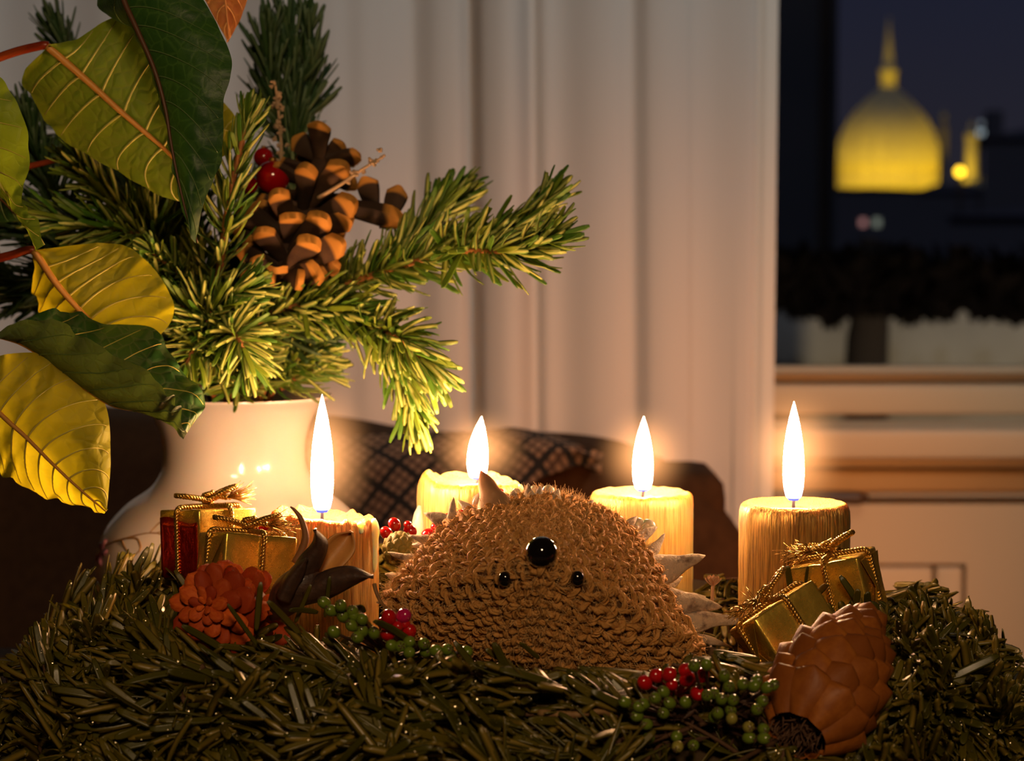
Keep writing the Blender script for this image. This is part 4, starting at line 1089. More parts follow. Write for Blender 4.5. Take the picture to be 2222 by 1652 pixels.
candle('tallest standing golden candle at the right, unburnt rounded rim', 1724, 121, 1.0, 1090, 1300, rim4, (1722, 1086, 871, 23.5, 1, .0005), ZB, 14, paint=gold_paint)

# ================================================================== gift boxes
gold_foil = mat('gold_foil', (.88, .60, .10), .30, .80, base2=(.80, .53, .08), noise=60.0, bump=((45., 45., 45.), .25, .004), rnoise=2600., rough2=.27)
gold_red = mat('red_foil', (.52, .02, .008), .22, .8, base2=(.62, .04, .01), noise=40.0, bump=((60., 60., 60.), .3, .006))
cord_m = mat('gold_cord', (.85, .55, .14), .28, .9, base2=(.45, .24, .05), noise=1800.0, ramp=(.4, .6))


def cord(mb, path, r=.0011, pitch=.0042, step=.0006):
    p = even(path, max(8, int(np.linalg.norm(np.diff(path, axis=0), axis=1).sum() / step)))
    s = np.concatenate([[0], np.cumsum(np.linalg.norm(np.diff(p, axis=0), axis=1))])
    T_ = unit(np.gradient(p, axis=0)); N_ = unit(np.cross(T_, np.array((.31, .17, .93)))); B_ = np.cross(T_, N_)
    for k in range(3):
        a_ = s / pitch * 2 * math.pi + k * 2.0944
        mb.tube(p + (N_ * np.cos(a_)[:, None] + B_ * np.sin(a_)[:, None]) * r * .55, r * .62, 5)


def gift(label, centre, size, rot, tail=1, seed=0, red=False, bow=1.0):
    w, d, h = size
    R = (Matrix.Rotation(rot[1], 4, 'Y') @ Matrix.Rotation(rot[0], 4, 'X') @ Matrix.Rotation(rot[2], 4, 'Z'))
    R3 = np.array(R.to_3x3()); c = np.asarray(centre)
    wl = lambda q: np.asarray(q) @ R3.T + c
    r = thing('gift_box', label, 'gift box', c - np.array((0, 0, h / 2)), 'little wrapped gift boxes on the wreath')
    # foil: soft box with pulled in creases at the folded ends
    n = 13
    bm = bmesh.new(); bmesh.ops.create_cube(bm, size=1)
    bmesh.ops.bevel(bm, geom=bm.edges[:], offset=.035, segments=2, affect='EDGES', profile=.6)
    bmesh.ops.subdivide_edges(bm, edges=[e for e in bm.edges if e.calc_length() > .3], cuts=7, use_grid_fill=True)
    rr_ = np.random.default_rng(seed)
    for v in bm.verts:
        q = np.array(v.co)
        lump = noise1([q[0] * 5 + q[1] * 3.1 + 40], seed)[0] * noise1([q[2] * 5 - q[1] * 4 + 60], seed + 1)[0]
        tight = 1 - .05 * math.exp(-(q[0] / .08) ** 2) * (abs(q[0]) < .4) * (abs(q[2]) > .4) - .03 * math.exp(-(q[1] / .08) ** 2) * (abs(q[2]) > .4)
        q = q * (1 + .03 * lump) * np.array((1, 1, tight))
        v.co = wl(q * np.array((w, d, h)))
    me = bpy.data.meshes.new('wrapping'); bm.to_mesh(me); bm.free()
    me.polygons.foreach_set('use_smooth', [True] * len(me.polygons))
    me.materials.append(gold_foil)
    obj('wrapping', me, None, r)
    # folded end flaps
    for sg in () if red else (-1, 1):
        fl = MB()
        e = .0006
        V = [(sg * (w / 2 + e), -d * .46, h * .44), (sg * (w / 2 + e), d * .46, h * .44), (sg * (w / 2 + e * 3), d * .05, -h * .06), (sg * (w / 2 + e * 3), -d * .05, -h * .06)]
        V2 = [(sg * (w / 2 + e), -d * .46, -h * .44), (sg * (w / 2 + e), d * .46, -h * .44), (sg * (w / 2 + e * 2), d * .06, h * .05), (sg * (w / 2 + e * 2), -d * .06, h * .05)]
        fl.add(wl(V), [(0, 1, 2, 3)]); fl.add(wl(V2), [(3, 2, 1, 0)])
        o_ = obj('end_flap', fl, gold_red if red else gold_foil, r, smooth=False)
        sd_ = o_.modifiers.new('t', 'SOLIDIFY'); sd_.thickness = .0003
    if red:
        pan = MB()
        for sg in (-1, 1):
            u_ = np.linspace(-.47, .47, 12); v_ = np.linspace(-.46, .36, 8)
            G = np.array([[(sg * (w / 2 + .0006), a_ * d, b_ * h + (.05 * h * math.sin(a_ * 5) if b_ > .3 else 0)) for a_ in u_] for b_ in v_])
            pan.grid(wl(G.reshape(-1, 3)).reshape(G.shape))
        o_ = obj('red_paper', pan, gold_red, r, label='red band of wrapping paper')
        o_.modifiers.new('t', 'SOLIDIFY').thickness = .0003
    # cord round the box in two directions
    cb = MB(); g = .0012
    def hoop(a_, b_):
        pts = []
        for sx_, sy_ in ((1, 1), (-1, 1), (-1, -1), (1, -1)):
            for k in range(5):
                q = math.atan2(sy_, sx_) - math.pi / 4 + k * math.pi / 8
                pts.append((sx_ * (a_ / 2 - .0015) + math.cos(q) * (.0015 + g), sy_ * (b_ / 2 - .0015) + math.sin(q) * (.0015 + g)))
        pts.append(pts[0]); return np.array(pts)
    q1 = hoop(w, h); cord(cb, wl(np.stack([q1[:, 0], .0006 * np.sin(q1[:, 0] * 300), q1[:, 1]], -1)))
    q2 = hoop(d, h); cord(cb, wl(np.stack([.0006 * np.sin(q2[:, 0] * 300), q2[:, 0], q2[:, 1]], -1)))
    obj('cord', cb, cord_m, r)
    bw = MB(); zt_ = h / 2 + .0022
    for sg, ln_, el in ((-1, .016 * bow, .003), (1, .014 * bow, .006)):
        t_ = np.linspace(0, 2 * math.pi, 40)
        lx = sg * ln_ * (1 - np.cos(t_)) / 2; ly = .0042 * bow * np.sin(t_) * np.sin(t_ / 2)
        cord(bw, wl(np.stack([lx * .85 + ly * .3, ly - lx * .25, zt_ + el * np.sin(t_ / 2) ** 1.3 + .001], -1)))
    kt = np.linspace(0, 4 * math.pi, 30)
    cord(bw, wl(np.stack([.0022 * np.cos(kt), .0022 * np.sin(kt) * .7, zt_ + .0004 * kt], -1)), .001)
    obj('bow', bw, cord_m, r)
    ts = MB()
    for sg, ang in ((tail, .25), (-tail, 2.2)):
        t0_ = np.array((0, 0, zt_ + .001)); d0 = np.array((sg * math.cos(ang), -math.sin(abs(ang)) * .6, .12)); e0 = t0_ + d0 * .011
        cord(ts, wl(np.array([t0_, (t0_ + e0) / 2 + np.array((0, 0, .0015)), e0])))
        for k in range(26):
            dv = unit(d0 + rr_.normal(0, .28, 3)) * rr_.uniform(.006, .012)
            ts.tube(wl(np.array([e0, e0 + dv * .5 + rr_.normal(0, .0006, 3), e0 + dv + rr_.normal(0, .001, 3)])), [.0002, .00018, .0001], 4)
    obj('tassel', ts, cord_m, r)
    return r


gift('red and gold gift box in front of the vase', P(455, 1180, .985), (.0300, .0295, .030), (math.radians(-6), math.radians(-2), math.radians(42)), 1, 1, True)
gift('golden gift box half hidden by the orange red dried cone', P(532, 1240, .94), (.0315, .030, .030), (math.radians(-10), math.radians(4), math.radians(28)), 1, 2)
gift('golden gift box leaning against the tallest candle on the right', P(1822, 1288, .958), (.0310, .028, .031), (math.radians(-3), math.radians(-13), math.radians(-24)), -1, 3)
gift('tilted golden gift box between the hedgehog and the closed cone', P(1712, 1376, .918), (.0315, .027, .0275), (math.radians(-8), math.radians(-33), math.radians(24)), -1, 4)

# ================================================================== hedgehog
HC = np.array((1180.0, 1242.0))
outl = np.array([(845, 1285), (872, 1252), (905, 1215), (935, 1180), (975, 1140), (1020, 1112), (1060, 1094), (1100, 1086), (1150, 1078), (1210, 1080), (1262, 1096), (1310, 1112), (1352, 1140), (1388, 1180), (1415, 1222), (1436, 1266), (1460, 1315), (1490, 1362), (1515, 1398), (1500, 1430), (1450, 1458), (1400, 1466), (1330, 1462), (1250, 1450), (1180, 1440), (1110, 1428), (1040, 1414), (960, 1398), (900, 1382), (862, 1350), (846, 1315)], float)
oth = np.unwrap(np.arctan2(outl[:, 1] - HC[1], outl[:, 0] - HC[0])); orad = np.hypot(outl[:, 0] - HC[0], outl[:, 1] - HC[1])
od = np.argsort(oth % (2 * math.pi)); OT = (oth % (2 * math.pi))[od]; OR = orad[od]
OT = np.concatenate([OT[-3:] - 2 * math.pi, OT, OT[:3] + 2 * math.pi]); OR = np.concatenate([OR[-3:], OR, OR[:3]])


def hog(r, th, lift=0.0):
    """Point of the hedgehog's skin; r 0 at the snout, 1 at the widest outline, 2 at the back."""
    r = np.asarray(r, float); th = np.asarray(th, float)
    R = np.interp(th % (2 * math.pi), OT, OR)
    f = np.where(r <= 1, 1 - (1 - np.minimum(r, 1)) ** 1.0, np.cos((np.minimum(r, 2) - 1) * math.pi / 2))
    rc_ = np.minimum(r, 1)
    Yo = .938 - .046 * np.sin(th) * (1 - .0 * rc_)
    Yd = np.where(r <= 1, .862 + (Yo - .862) * (.62 * rc_ + .38 * (1 - np.sqrt(1 - rc_ ** 2 * .995))), Yo + (1.006 - Yo) * np.sin((np.clip(r, 1, 2) - 1) * math.pi / 2))
    bias = np.maximum(0, 1 - rc_) * np.array((-5.0, -38.0))[:, None] if r.ndim else None
    px = HC[0] + R * f * np.cos(th); py = HC[1] + R * f * np.sin(th)
    k = np.maximum(0, 1 - rc_) ** 1.5
    px = px - 5 * k; py = py - 30 * k
    d = FWD[None] + RGT[None] * ((px - 1111) / F)[..., None] + UPV[None] * ((826 - py) / F)[..., None]
    return CAM + d * ((Yd - lift) / d[..., 1])[..., None]


hg = thing('hedgehog', 'burlap hedgehog with a black bead nose lying on the front of the wreath', 'hedgehog', P(1180, 1440, .94))
jute_d = mat('jute_dark', (.13, .055, .015), .9, bump=(900., .5, .001))
jute = mat('jute_yarn', (.44, .20, .045), .7, base2=(.60, .30, .085), noise=(260., 260., 260.), bump=(1600., .6, .0008), spec=.25)
rr_ = np.concatenate([np.linspace(0, 1, 26), np.linspace(1.06, 2, 14)])
tq = np.arange(90) * 2 * math.pi / 90
GR, GT = np.meshgrid(rr_, tq, indexing='ij')
BG = hog(GR.ravel(), GT.ravel(), -.0006).reshape(GR.shape + (3,))
obj('body', MB().grid(BG, closed_v=True), jute_d, hg)


def disc(a, b):
    x = a * np.sqrt(np.maximum(0, 1 - b * b / 2)); y = b * np.sqrt(np.maximum(0, 1 - a * a / 2))
    return np.hypot(x, y), np.arctan2(y, x)


def hog_ab(a, b, lift):
    r, th = disc(a, b)
    r = np.clip(r, 0, 1.0)
    p0 = hog(r * 1.06, th, 0.0)
    e = 1e-3
    p1 = hog(np.clip(r * 1.06 + .02, 0, 2), th); p2 = hog(r * 1.06, th + .03)
    n_ = unit(np.cross(p1 - p0, p2 - p0)); n_ = np.where((n_ @ FWD)[:, None] > 0, -n_, n_)
    return p0 + n_ * lift[:, None]


wv = MB()
def yarn(p, rad):
    """A loosely twisted yarn: six fibres strands round one path."""
    s = np.concatenate([[0], np.cumsum(np.linalg.norm(np.diff(p, axis=0), axis=1))])
    T_ = unit(np.gradient(p, axis=0)); N_ = unit(np.cross(T_, FWD)); B_ = np.cross(T_, N_)
    ph0 = rng.uniform(0, 6.28)
    for q in range(6):
        w_ = s / rng.uniform(.009, .013) * 2 * math.pi + q * 1.047 + ph0
        o_ = .58 + .35 * noise1(s * 420 + 50, int(rng.integers(9999)))
        wv.tube(p + (N_ * np.cos(w_)[:, None] + B_ * (.75 * np.sin(w_))[:, None]) * (rad * o_)[:, None], rad * .44 * (1 + .3 * noise1(s * 700 + 20, int(rng.integers(9999)))), 4, cap=False)
NA, NB = 31, 23
for i in range(NB):            # yarns across
    b0 = -1 + (i + .5) * 2 / NB
    a_ = np.linspace(-.985, .985, 190)
    bb = np.clip(b0 + .010 * noise1(a_ * 5 + 50, i) + .006 * noise1(a_ * 21 + 50, i + 99), -.985, .985)
    ph = (a_ + 1) * NA / 2 * math.pi
    lift = .0011 + .0011 * np.sin(ph + math.pi * i)
    yarn(hog_ab(a_, bb, lift), .00158 * (1 + .3 * noise1(a_ * 17 + 50, i + 7)))
for i in range(NA):            # yarns down
    a0 = -1 + (i + .5) * 2 / NA
    b_ = np.linspace(-.985, .985, 170)
    aa = np.clip(a0 + .010 * noise1(b_ * 5 + 50, i + 200) + .006 * noise1(b_ * 19 + 50, i + 299), -.985, .985)
    ph = (b_ + 1) * NB / 2 * math.pi
    lift = .0011 - .0011 * np.sin(ph + math.pi * i)
    yarn(hog_ab(aa, b_, lift), .00150 * (1 + .3 * noise1(b_ * 15 + 50, i + 17)))
obj('burlap_weave', wv, jute, hg, kind='stuff')
fz = MB(); hr = np.random.default_rng(5)
def hair(o_, d_, L_, w_=.00011):
    m_ = o_ + d_ * L_ * .5 + hr.normal(0, L_ * .12, 3); e_p = o_ + d_ * L_ + hr.normal(0, L_ * .2, 3)
    fz.tube([o_, m_, e_p], [w_, w_, w_ * .5], 3, cap=False)
n_h = 9000
r_h = np.sqrt(hr.random(n_h)) * 1.04; t_h = hr.random(n_h) * 2 * math.pi
ph_ = hog(r_h, t_h, .0012); ce_ = hog(np.array([0.6]), np.array([0.0]))[0]
for k in range(n_h):
    out = unit(ph_[k] - (CAM + (P(1180, 1300, .95) - CAM)))
    hair(ph_[k], unit(hr.normal(0, 1, 3) + out * .5), hr.uniform(.0025, .006), .00011)
for k in range(2600):           # frayed edge
    th_ = hr.choice([hr.uniform(0, 2 * math.pi), hr.normal(math.radians(178), .13), hr.normal(math.radians(-100), .5), hr.normal(math.radians(55), .35)])
    p_ = hog(np.array([hr.uniform(.96, 1.05)]), np.array([th_]))[0]
    o2 = unit(RGT * math.cos(th_) - UPV * math.sin(th_) + hr.normal(0, .5, 3))
    hair(p_, o2, hr.uniform(.002, .0055), .00009)
obj('fuzz', fz, mat('jute_fibre', (.72, .44, .17), .6), hg, kind='stuff')
black = mat('black_bead', (.006, .004, .004), .08, coat=1.0, coat_rough=.03)
nose_c = P(1175, 1199, .862)
obj('nose', MB().ball(nose_c, S(35, .866), 32, 20), black, hg)
for ex, ey in ((1096, 1257), (1253, 1256)):
    th_ = math.atan2(ey + 20 - HC[1], ex - HC[0]); rr0 = math.hypot(ex - HC[0], ey + 16 - HC[1]) / np.interp(th_ % (2 * math.pi), OT, OR)
    p_ = hog(np.array([rr0]), np.array([th_]))[0]
    Yp = p_[1] - .0042
    obj('eye', MB().ball(P(ex, ey, Yp), (S(15, Yp), S(12, Yp), S(17, Yp)), 20, 14), black, hg)
# bark spines
bark = mat('bark_spine', (.52, .40, .29), .65, base2=(.16, .10, .07), noise=(160., 160., 160.), ramp=(.5, .68), bump=(500., .6, .0015))
bark2 = mat('bark_amber', (.40, .22, .11), .5, sss=(.3, .004, (1, .5, .2)), bump=(300., .3, .001))
def spine(tip, b0, w_, Yb, Yt, curve=0, m_=bark):
    B_ = P(b0[0], b0[1], Yb); T_ = P(tip[0], tip[1], Yt)
    n, h = 12, 6
    ax = unit(T_ - B_); sd = unit(np.cross(ax, FWD)); L_ = np.linalg.norm(T_ - B_)
    G = np.zeros((n, h * 2, 3))
    for i in range(n):
        t_ = i / (n - 1)
        w = S(w_, Yb) * .68 * (1 - t_) ** .75 * (1 + .10 * math.sin(t_ * 14 + w_)) + .00025
        c_ = B_ + (T_ - B_) * t_ + sd * S(curve, Yb) * math.sin(math.pi * t_)
        for j in range(h * 2):
            q = j / (h * 2) * 2 * math.pi
            G[i, j] = c_ + sd * w * math.cos(q) + np.cross(sd, ax) * (w * .28 + .0003) * math.sin(q)
    mb = MB().grid(G, closed_v=True)
    mb.f.append(tuple((n - 1) * h * 2 + k for k in range(h * 2)))
    return obj('spine', mb, m_, hg)
for tip, b0, w_, cv in (((984, 1080), (984, 1150), 22, 3), ((994, 1086), (1034, 1130), 24, -4), ((920, 1114), (1000, 1160), 42, -6), ((888, 1162), (985, 1180), 30, 4),
                        ((895, 1182), (975, 1200), 40, 0), ((842, 1199), (945, 1222), 26, 4), ((836, 1246), (890, 1262), 28, 0), ((818, 1308), (880, 1310), 22, 0),
                        ((1287, 1086), (1262, 1122), 20, 2), ((1382, 1121), (1342, 1182), 34, 6), ((1322, 1120), (1345, 1168), 18, 2), ((1426, 1144), (1362, 1192), 34, 3),
                        ((1442, 1159), (1396, 1214), 26, -4), ((1473, 1208), (1410, 1224), 22, 3), ((1530, 1206), (1400, 1262), 58, 5), ((1480, 1252), (1420, 1296), 34, 0),
                        ((1531, 1295), (1430, 1284), 22, -3), ((1567, 1318), (1430, 1318), 62, 6), ((1548, 1340), (1440, 1345), 40, 4), ((1620, 1352), (1450, 1372), 46, 16), ((1588, 1405), (1455, 1384), 24, 8), ((1560, 1392), (1470, 1396), 24, 6),
                        ((1146, 1050), (1155, 1095), 26, 3), ((1172, 1056), (1160, 1095), 22, -3), ((1115, 1064), (1112, 1100), 28, 0), ((1242, 1076), (1232, 1106), 20, 0), ((1212, 1062), (1206, 1090), 22, 2)):
    spine(tip, b0, w_, .955, .965, cv)
spine((1043, 1022), (1080, 1128), 66, .94, .965, -3, bark2)
# glassy drops of glue and a stone bead between the spines
glue = mat('clear_glue', (.95, .85, .7), .12, sss=(.4, .004, (1, .7, .4))); glue.node_tree.nodes['Principled BSDF'].inputs['Transmission Weight'].default_value = .55
for gx, gy, gr in ((1190, 1066, 13), (1046, 1092, 23), (1406, 1142, 18), (1386, 1138, 15), (1344, 1130, 11), (1120, 1072, 11), (992, 1122, 13), (1160, 1062, 10)):
    Yg = .975
    c_ = P(gx, gy, Yg); R0 = S(gr, Yg)
    obj('glue_drop', MB().ball(c_, (R0, R0 * .8, R0 * (1 + .15 * math.sin(gx))), 14, 10), glue, hg)

# ================================================================== berries
red_b = mat('red_berry', (.50, .006, .008), .18, coat=.8, coat_rough=.08); pink_b = mat('pink_berry', (.50, .01, .10), .18, coat=.8)
green_b = mat('green_berry', (.11, .20, .014), .28, base2=(.17, .21, .02), noise=90.0, coat=.4, coat_rough=.15); green_y = mat('yellow_berry', (.42, .25, .07), .3, base2=(.2, .28, .03), noise=120.0)
stalk_r = mat('red_stalk', (.3, .01, .01), .5); husk = mat('husk_brown', (.06, .025, .012), .7)


def berries(name, label, spots, Y, m_, hub, rad, aspect=1.2, group=None, stalk=stalk_r, caps=False, alt=None):
    hubp = P(*hub)
    r = thing(name, label, 'berries', hubp, group)
    me = MB().ball((0, 0, 0), (1, 1, aspect), 14, 10).mesh('berry'); me.materials.append(m_)
    me2 = me
    if alt: me2 = MB().ball((0, 0, 0), (1, 1, aspect), 14, 10).mesh('berry'); me2.materials.append(alt[1])
    capm = MB()
    for k in range(5):
        q = k * 1.2566
        capm.add([(0, 0, aspect * 1.01), (.55 * math.cos(q), .55 * math.sin(q), aspect * .86), (.62 * math.cos(q + .5), .62 * math.sin(q + .5), aspect * .9), (.3 * math.cos(q + .9), .3 * math.sin(q + .9), aspect * 1.06)], [(0, 1, 2, 3)])
    capme = capm.mesh('husk'); capme.materials.append(husk)
    sb = MB()
    for k, sp_ in enumerate(spots):
        px, py = sp_[:2]; f_ = sp_[2] if len(sp_) > 2 else 1
        y_ = Y + rng.uniform(-.003, .003)
        c_ = P(px, py, y_); ax = unit(c_ - hubp + rng.normal(0, .006, 3)); x = unit(np.cross(ax, (0, 1, .2))); R0 = S(rad, y_) * f_
        b_ = obj('berry', me2 if alt and k in alt[0] else me, None, r, basis=frame(x, np.cross(ax, x), ax, c_, (R0, R0, R0)))
        if caps and rng.random() < .6:
            obj('husk', capme, None, b_)
        sb.tube(spline([hubp, (hubp + c_) / 2 + np.array((0, .002, -.001)), c_], 6), .0006, 5)
    obj('stalks', sb, stalk, r)
    return r


berries('berry_cluster', 'red berries at the lower right below the hedgehog', [(1399, 1482), (1425, 1467), (1452, 1464), (1487, 1455), (1491, 1474), (1524, 1466), (1514, 1506), (1458, 1487, .8)], .824, red_b, (1470, 1510, .84), 16.5, group='red berry clusters')
berries('berry_cluster', 'red berries with one pink berry at the left foot of the hedgehog', [(844, 1340), (876, 1337), (842, 1375), (888, 1370), (862, 1360, .75), (830, 1352, .75), (880, 1355, .7)], .856, red_b, (865, 1372, .875), 17, group='red berry clusters', alt=((1,), pink_b))
berries('berry_cluster', 'red berries between the burnt down candle and the dripping one', [(856, 1138), (838, 1157), (870, 1165), (890, 1152), (885, 1140, .7), (893, 1166, .8)], .99, red_b, (876, 1172, .995), 13.5, group='red berry clusters')
berries('berry_cluster', 'red berries behind the left spines of the hedgehog', [(930, 1160), (955, 1155), (975, 1128), (1000, 1120), (965, 1142), (985, 1150, .8), (945, 1146, .8)], 1.0, red_b, (960, 1172, 1.005), 13.5, group='red berry clusters')
berries('berry_cluster', 'single red berry pair between the red gift box and the burnt candle', [(572, 1140), (566, 1152, .6)], .985, red_b, (575, 1168, .99), 13, group='red berry clusters')
berries('berry_cluster', 'red berry pair behind the tall amber spine', [(1082, 1074), (1072, 1066, .7)], 1.0, red_b, (1080, 1100, 1.0), 13, group='red berry clusters')
gz = lambda L_: [(1300 + x_ * 450 / 2222, 1380 + y_ * 272 / 1343) for x_, y_ in L_]
gsp = gz([(275, 710), (430, 760), (480, 730), (405, 860), (510, 950), (530, 1100), (600, 665), (690, 600), (755, 720), (690, 830), (925, 715), (1015, 325), (1150, 310), (1155, 640), (1230, 620), (1310, 680), (1390, 545), (1435, 690), (1540, 520), (1660, 540), (1690, 480), (1800, 555), (1865, 530), (1750, 700), (1690, 790), (1420, 890), (1410, 800), (1270, 830), (1600, 980), (1605, 1095), (1760, 1000), (1765, 1100), (830, 1080), (840, 1190), (1010, 1175), (1340, 430), (1230, 870)])
berries('seed_cluster', 'green berries with dry husks at the lower right by the closed cone', gsp, .810, green_b, (1545, 1570, .838), 13.4, 1.25, 'green berry clusters', husk, True, ((25, 33, 28), green_y))
gy = lambda L_: [(640 + x_ * 420 / 1982, 1090 + y_ * 350 / 1652) for x_, y_ in L_]
gsp = gy([(300, 1030), (370, 1110), (490, 1170), (470, 1060), (590, 1120), (610, 1165), (690, 1200), (580, 1265), (690, 1320), (810, 1340), (400, 1330), (640, 1385), (1170, 1430), (1320, 1450), (1340, 1530), (1440, 1520), (990, 1470), (1080, 1480), (1590, 1580), (1560, 1510), (1760, 1530), (1170, 1540)])
berries('seed_cluster', 'green berries half hidden by needles at the left foot of the hedgehog', gsp, .849, green_b, (850, 1425, .88), 13.5, 1.25, 'green berry clusters', husk, True)
# dry husk fragments in the big seed head are part of its stalk bundle
hb = MB()
for k in range(130):
    p_ = P(rng.uniform(1400, 1660), rng.uniform(1520, 1620), rng.uniform(.816, .832)); d_ = unit(rng.normal(0, 1, 3)) * rng.uniform(.002, .005); e_2 = unit(np.cross(d_, rng.normal(0, 1, 3))) * .0009
    hb.add([p_ - d_, p_ + e_2, p_ + d_, p_ - e_2 + np.array((0, .0005, 0))], [(0, 1, 2, 3)])
sh = [o for o in C.objects if o.name == 'seed_cluster'][0]
obj('chaff', hb, husk, sh, smooth=False, kind='stuff')

# yellow green alder cones between the candles
yc1 = mat('alder_green', (.16, .14, .015), .65, base2=(.28, .2, .03), noise=3.0, bump=(9., .6, .0003)); yc2 = mat('alder_ochre', (.5, .26, .04), .65, base2=(.62, .36, .07), noise=3.0, bump=(9., .6, .001))
def knob(label, px, py, Y, r_px, m_):
    c_ = P(px, py, Y); R0 = S(r_px, Y); r = thing('alder_cone', label, 'cone', c_ - np.array((0, 0, R0)), 'small round cones between the candles')
    obj('core', MB().ball(c_, R0 * .8, 16, 10), wood_d, r)
    me = scale_mesh('scale', .8, 1, .12, -.25, .9, .2); me.materials.append(m_)
    for k in range(44):
        z = 1 - 2 * (k + .5) / 44; a_ = k * 2.39996; q = math.sqrt(1 - z * z)
        R_ = np.array((q * math.cos(a_), q * math.sin(a_), z)); tg = unit(np.array((0, 0, 1)) - R_ * z + 1e-6)
        place_scale(r, me, c_ + R_ * R0 * .72 - tg * R0 * .18, tg + R_ * .35, R_, R0 * .62)
knob('round green alder cone right of the burnt down candle', 868, 1194, .975, 44, yc1)
knob('round ochre alder cone at the left flank of the hedgehog', 902, 1246, .965, 42, yc2)

# pale dried flower and twigs
fp = mat('dried_pink', (.55, .30, .16), .7)
df = thing('dried_flower', 'small pale dried flower between the two right candles', 'dried flower', P(1545, 1285, .99))
me = scale_mesh('petal', .5, 1, .06, .3, .9, .15); me.materials.append(fp)
for k in range(12):
    a_ = k * 2.4; d_ = np.array((math.cos(a_), .6 * math.sin(a_) - .2, .5 + .3 * (k % 3)))
    place_scale(df, me, P(1547, 1272, .99), d_, np.array((0, 0, 1)) - d_ * .3, S(24, .99), 'petal')
obj('stalk', MB().tube(spline([P(1545, 1310, .99), P(1546, 1290, .99), P(1547, 1272, .99)], 6), .0008, 6), fp, df)
tw_m = mat('dry_twig', (.30, .17, .06), .65, base2=(.2, .1, .035), noise=300., bump=(500., .4, .001))
def loose_twig(label, pts, r0):
    o = obj('dry_twig', MB().tube(spline(np.array([P(*q) for q in pts]), 18), np.linspace(r0, r0 * .6, 18), 7), tw_m)
    tag(o, label, 'twig', 'loose dry twigs in the wreath')
loose_twig('thin dry twig curving below the front edge of the hedgehog', [(1270, 1478, .85), (1320, 1478, .842), (1360, 1488, .838), (1384, 1510, .838)], .0011)
loose_twig('thicker dry twig pointing at the green berries', [(1170, 1548, .82), (1240, 1552, .815), (1300, 1545, .815), (1340, 1556, .82)], .0016)
loose_twig('dark curled twig at the left tip of the hedgehog', [(812, 1268, .88), (818, 1290, .878), (830, 1312, .878), (850, 1328, .88)], .0009)

# dried sprays and red baubles in the vase
ds_m = mat('dried_spray', (.52, .36, .22), .8)
def spray(label, pts, n_, r0):
    q = spline(np.array([P(*a_) for a_ in pts]), 24)
    r = thing('dried_spray', label, 'dried flower', q[0], 'dried sprays in the vase')
    obj('stalk', MB().tube(q, np.linspace(.0011, .0006, 24), 6), ds_m, r)
    b_ = MB()
    for k in range(n_):
        t_ = int(23 - (k / n_) * 15); c_ = q[t_] + rng.normal(0, .0016, 3)
        for e in range(5):
            d_ = unit(rng.normal(0, 1, 3)) * r0
            b_.ball(c_ + d_ * .6, r0 * .5, 6, 4)
    obj('buds', b_, ds_m, r, kind='stuff')
spray('pale dried spray standing before the dark upright fir sprig', [(590, 480, 1.17), (610, 350, 1.17), (605, 250, 1.17), (598, 185, 1.17)], 26, .0016)
spray('small pale dried spray sticking out right of the open cone', [(690, 430, 1.12), (740, 400, 1.115), (790, 365, 1.11), (832, 340, 1.11)], 12, .0016)
rb = mat('red_bauble', (.42, .004, .006), .15, coat=.6)
for lb, px, py, Y, r_ in (('larger red bauble left behind the open pine cone', 592, 385, 1.155, 37), ('small red bauble low beside the upright fir sprig', 540, 402, 1.15, 20), ('small red bauble topmost beside the open cone', 572, 342, 1.17, 22)):
    c_ = P(px, py, Y)
    r = thing('bauble', lb, 'bauble', c_, 'red baubles in the vase')
    obj('ball', MB().ball(c_, S(r_, Y), 24, 16), rb, r)
    obj('cap', MB().tube([c_ + np.array((.0, .0, S(r_, Y) * .9)), c_ + np.array((0, 0, S(r_, Y) * 1.15))], S(r_ * .22, Y), 10), cord_m, r)
    obj('wire', MB().tube(spline([c_ + np.array((0, 0, S(r_, Y) * 1.1)), c_ + np.array((.004, .012, .0)), c_ + np.array((.0, .02, -.05))], 10), .0004, 5), husk, r)

# ================================================================== wreath
WX, WY = P(1122, 1300, .985)[0], .985
WR, TR, TZ = .142, .056, .050
wr = thing('wreath', 'advent wreath of short fir sprigs carrying candles and ornaments', 'wreath', (WX, WY, TABLE))
straw = mat('straw_ring', (.06, .035, .012), .9)
a_ = np.arange(96) * 2 * math.pi / 96; b_ = np.arange(20) * 2 * math.pi / 20
rt, rz_ = TR * .60, TZ * .55
G = np.stack([np.stack([WX + 1.06 * (WR + rt * math.cos(q)) * np.cos(a_), WY + (WR + rt * math.cos(q)) * np.sin(a_), np.full(96, TABLE + rz_ + .001 + rz_ * math.sin(q)) + .006 * (1 + np.sin(a_))], -1) for q in b_], 1)
obj('ring_base', MB().grid(G, closed_u=True, closed_v=True), straw, wr)


def tor(ph, ps, k=1.0):
    r_ = WR + TR * k * np.cos(ps)
    zc = TABLE + .030 + .010 * np.sin(ph)          # a little lower in front
    return np.array((WX + 1.07 * r_ * np.cos(ph), WY + r_ * np.sin(ph), zc + TZ * k * np.sin(ps)))


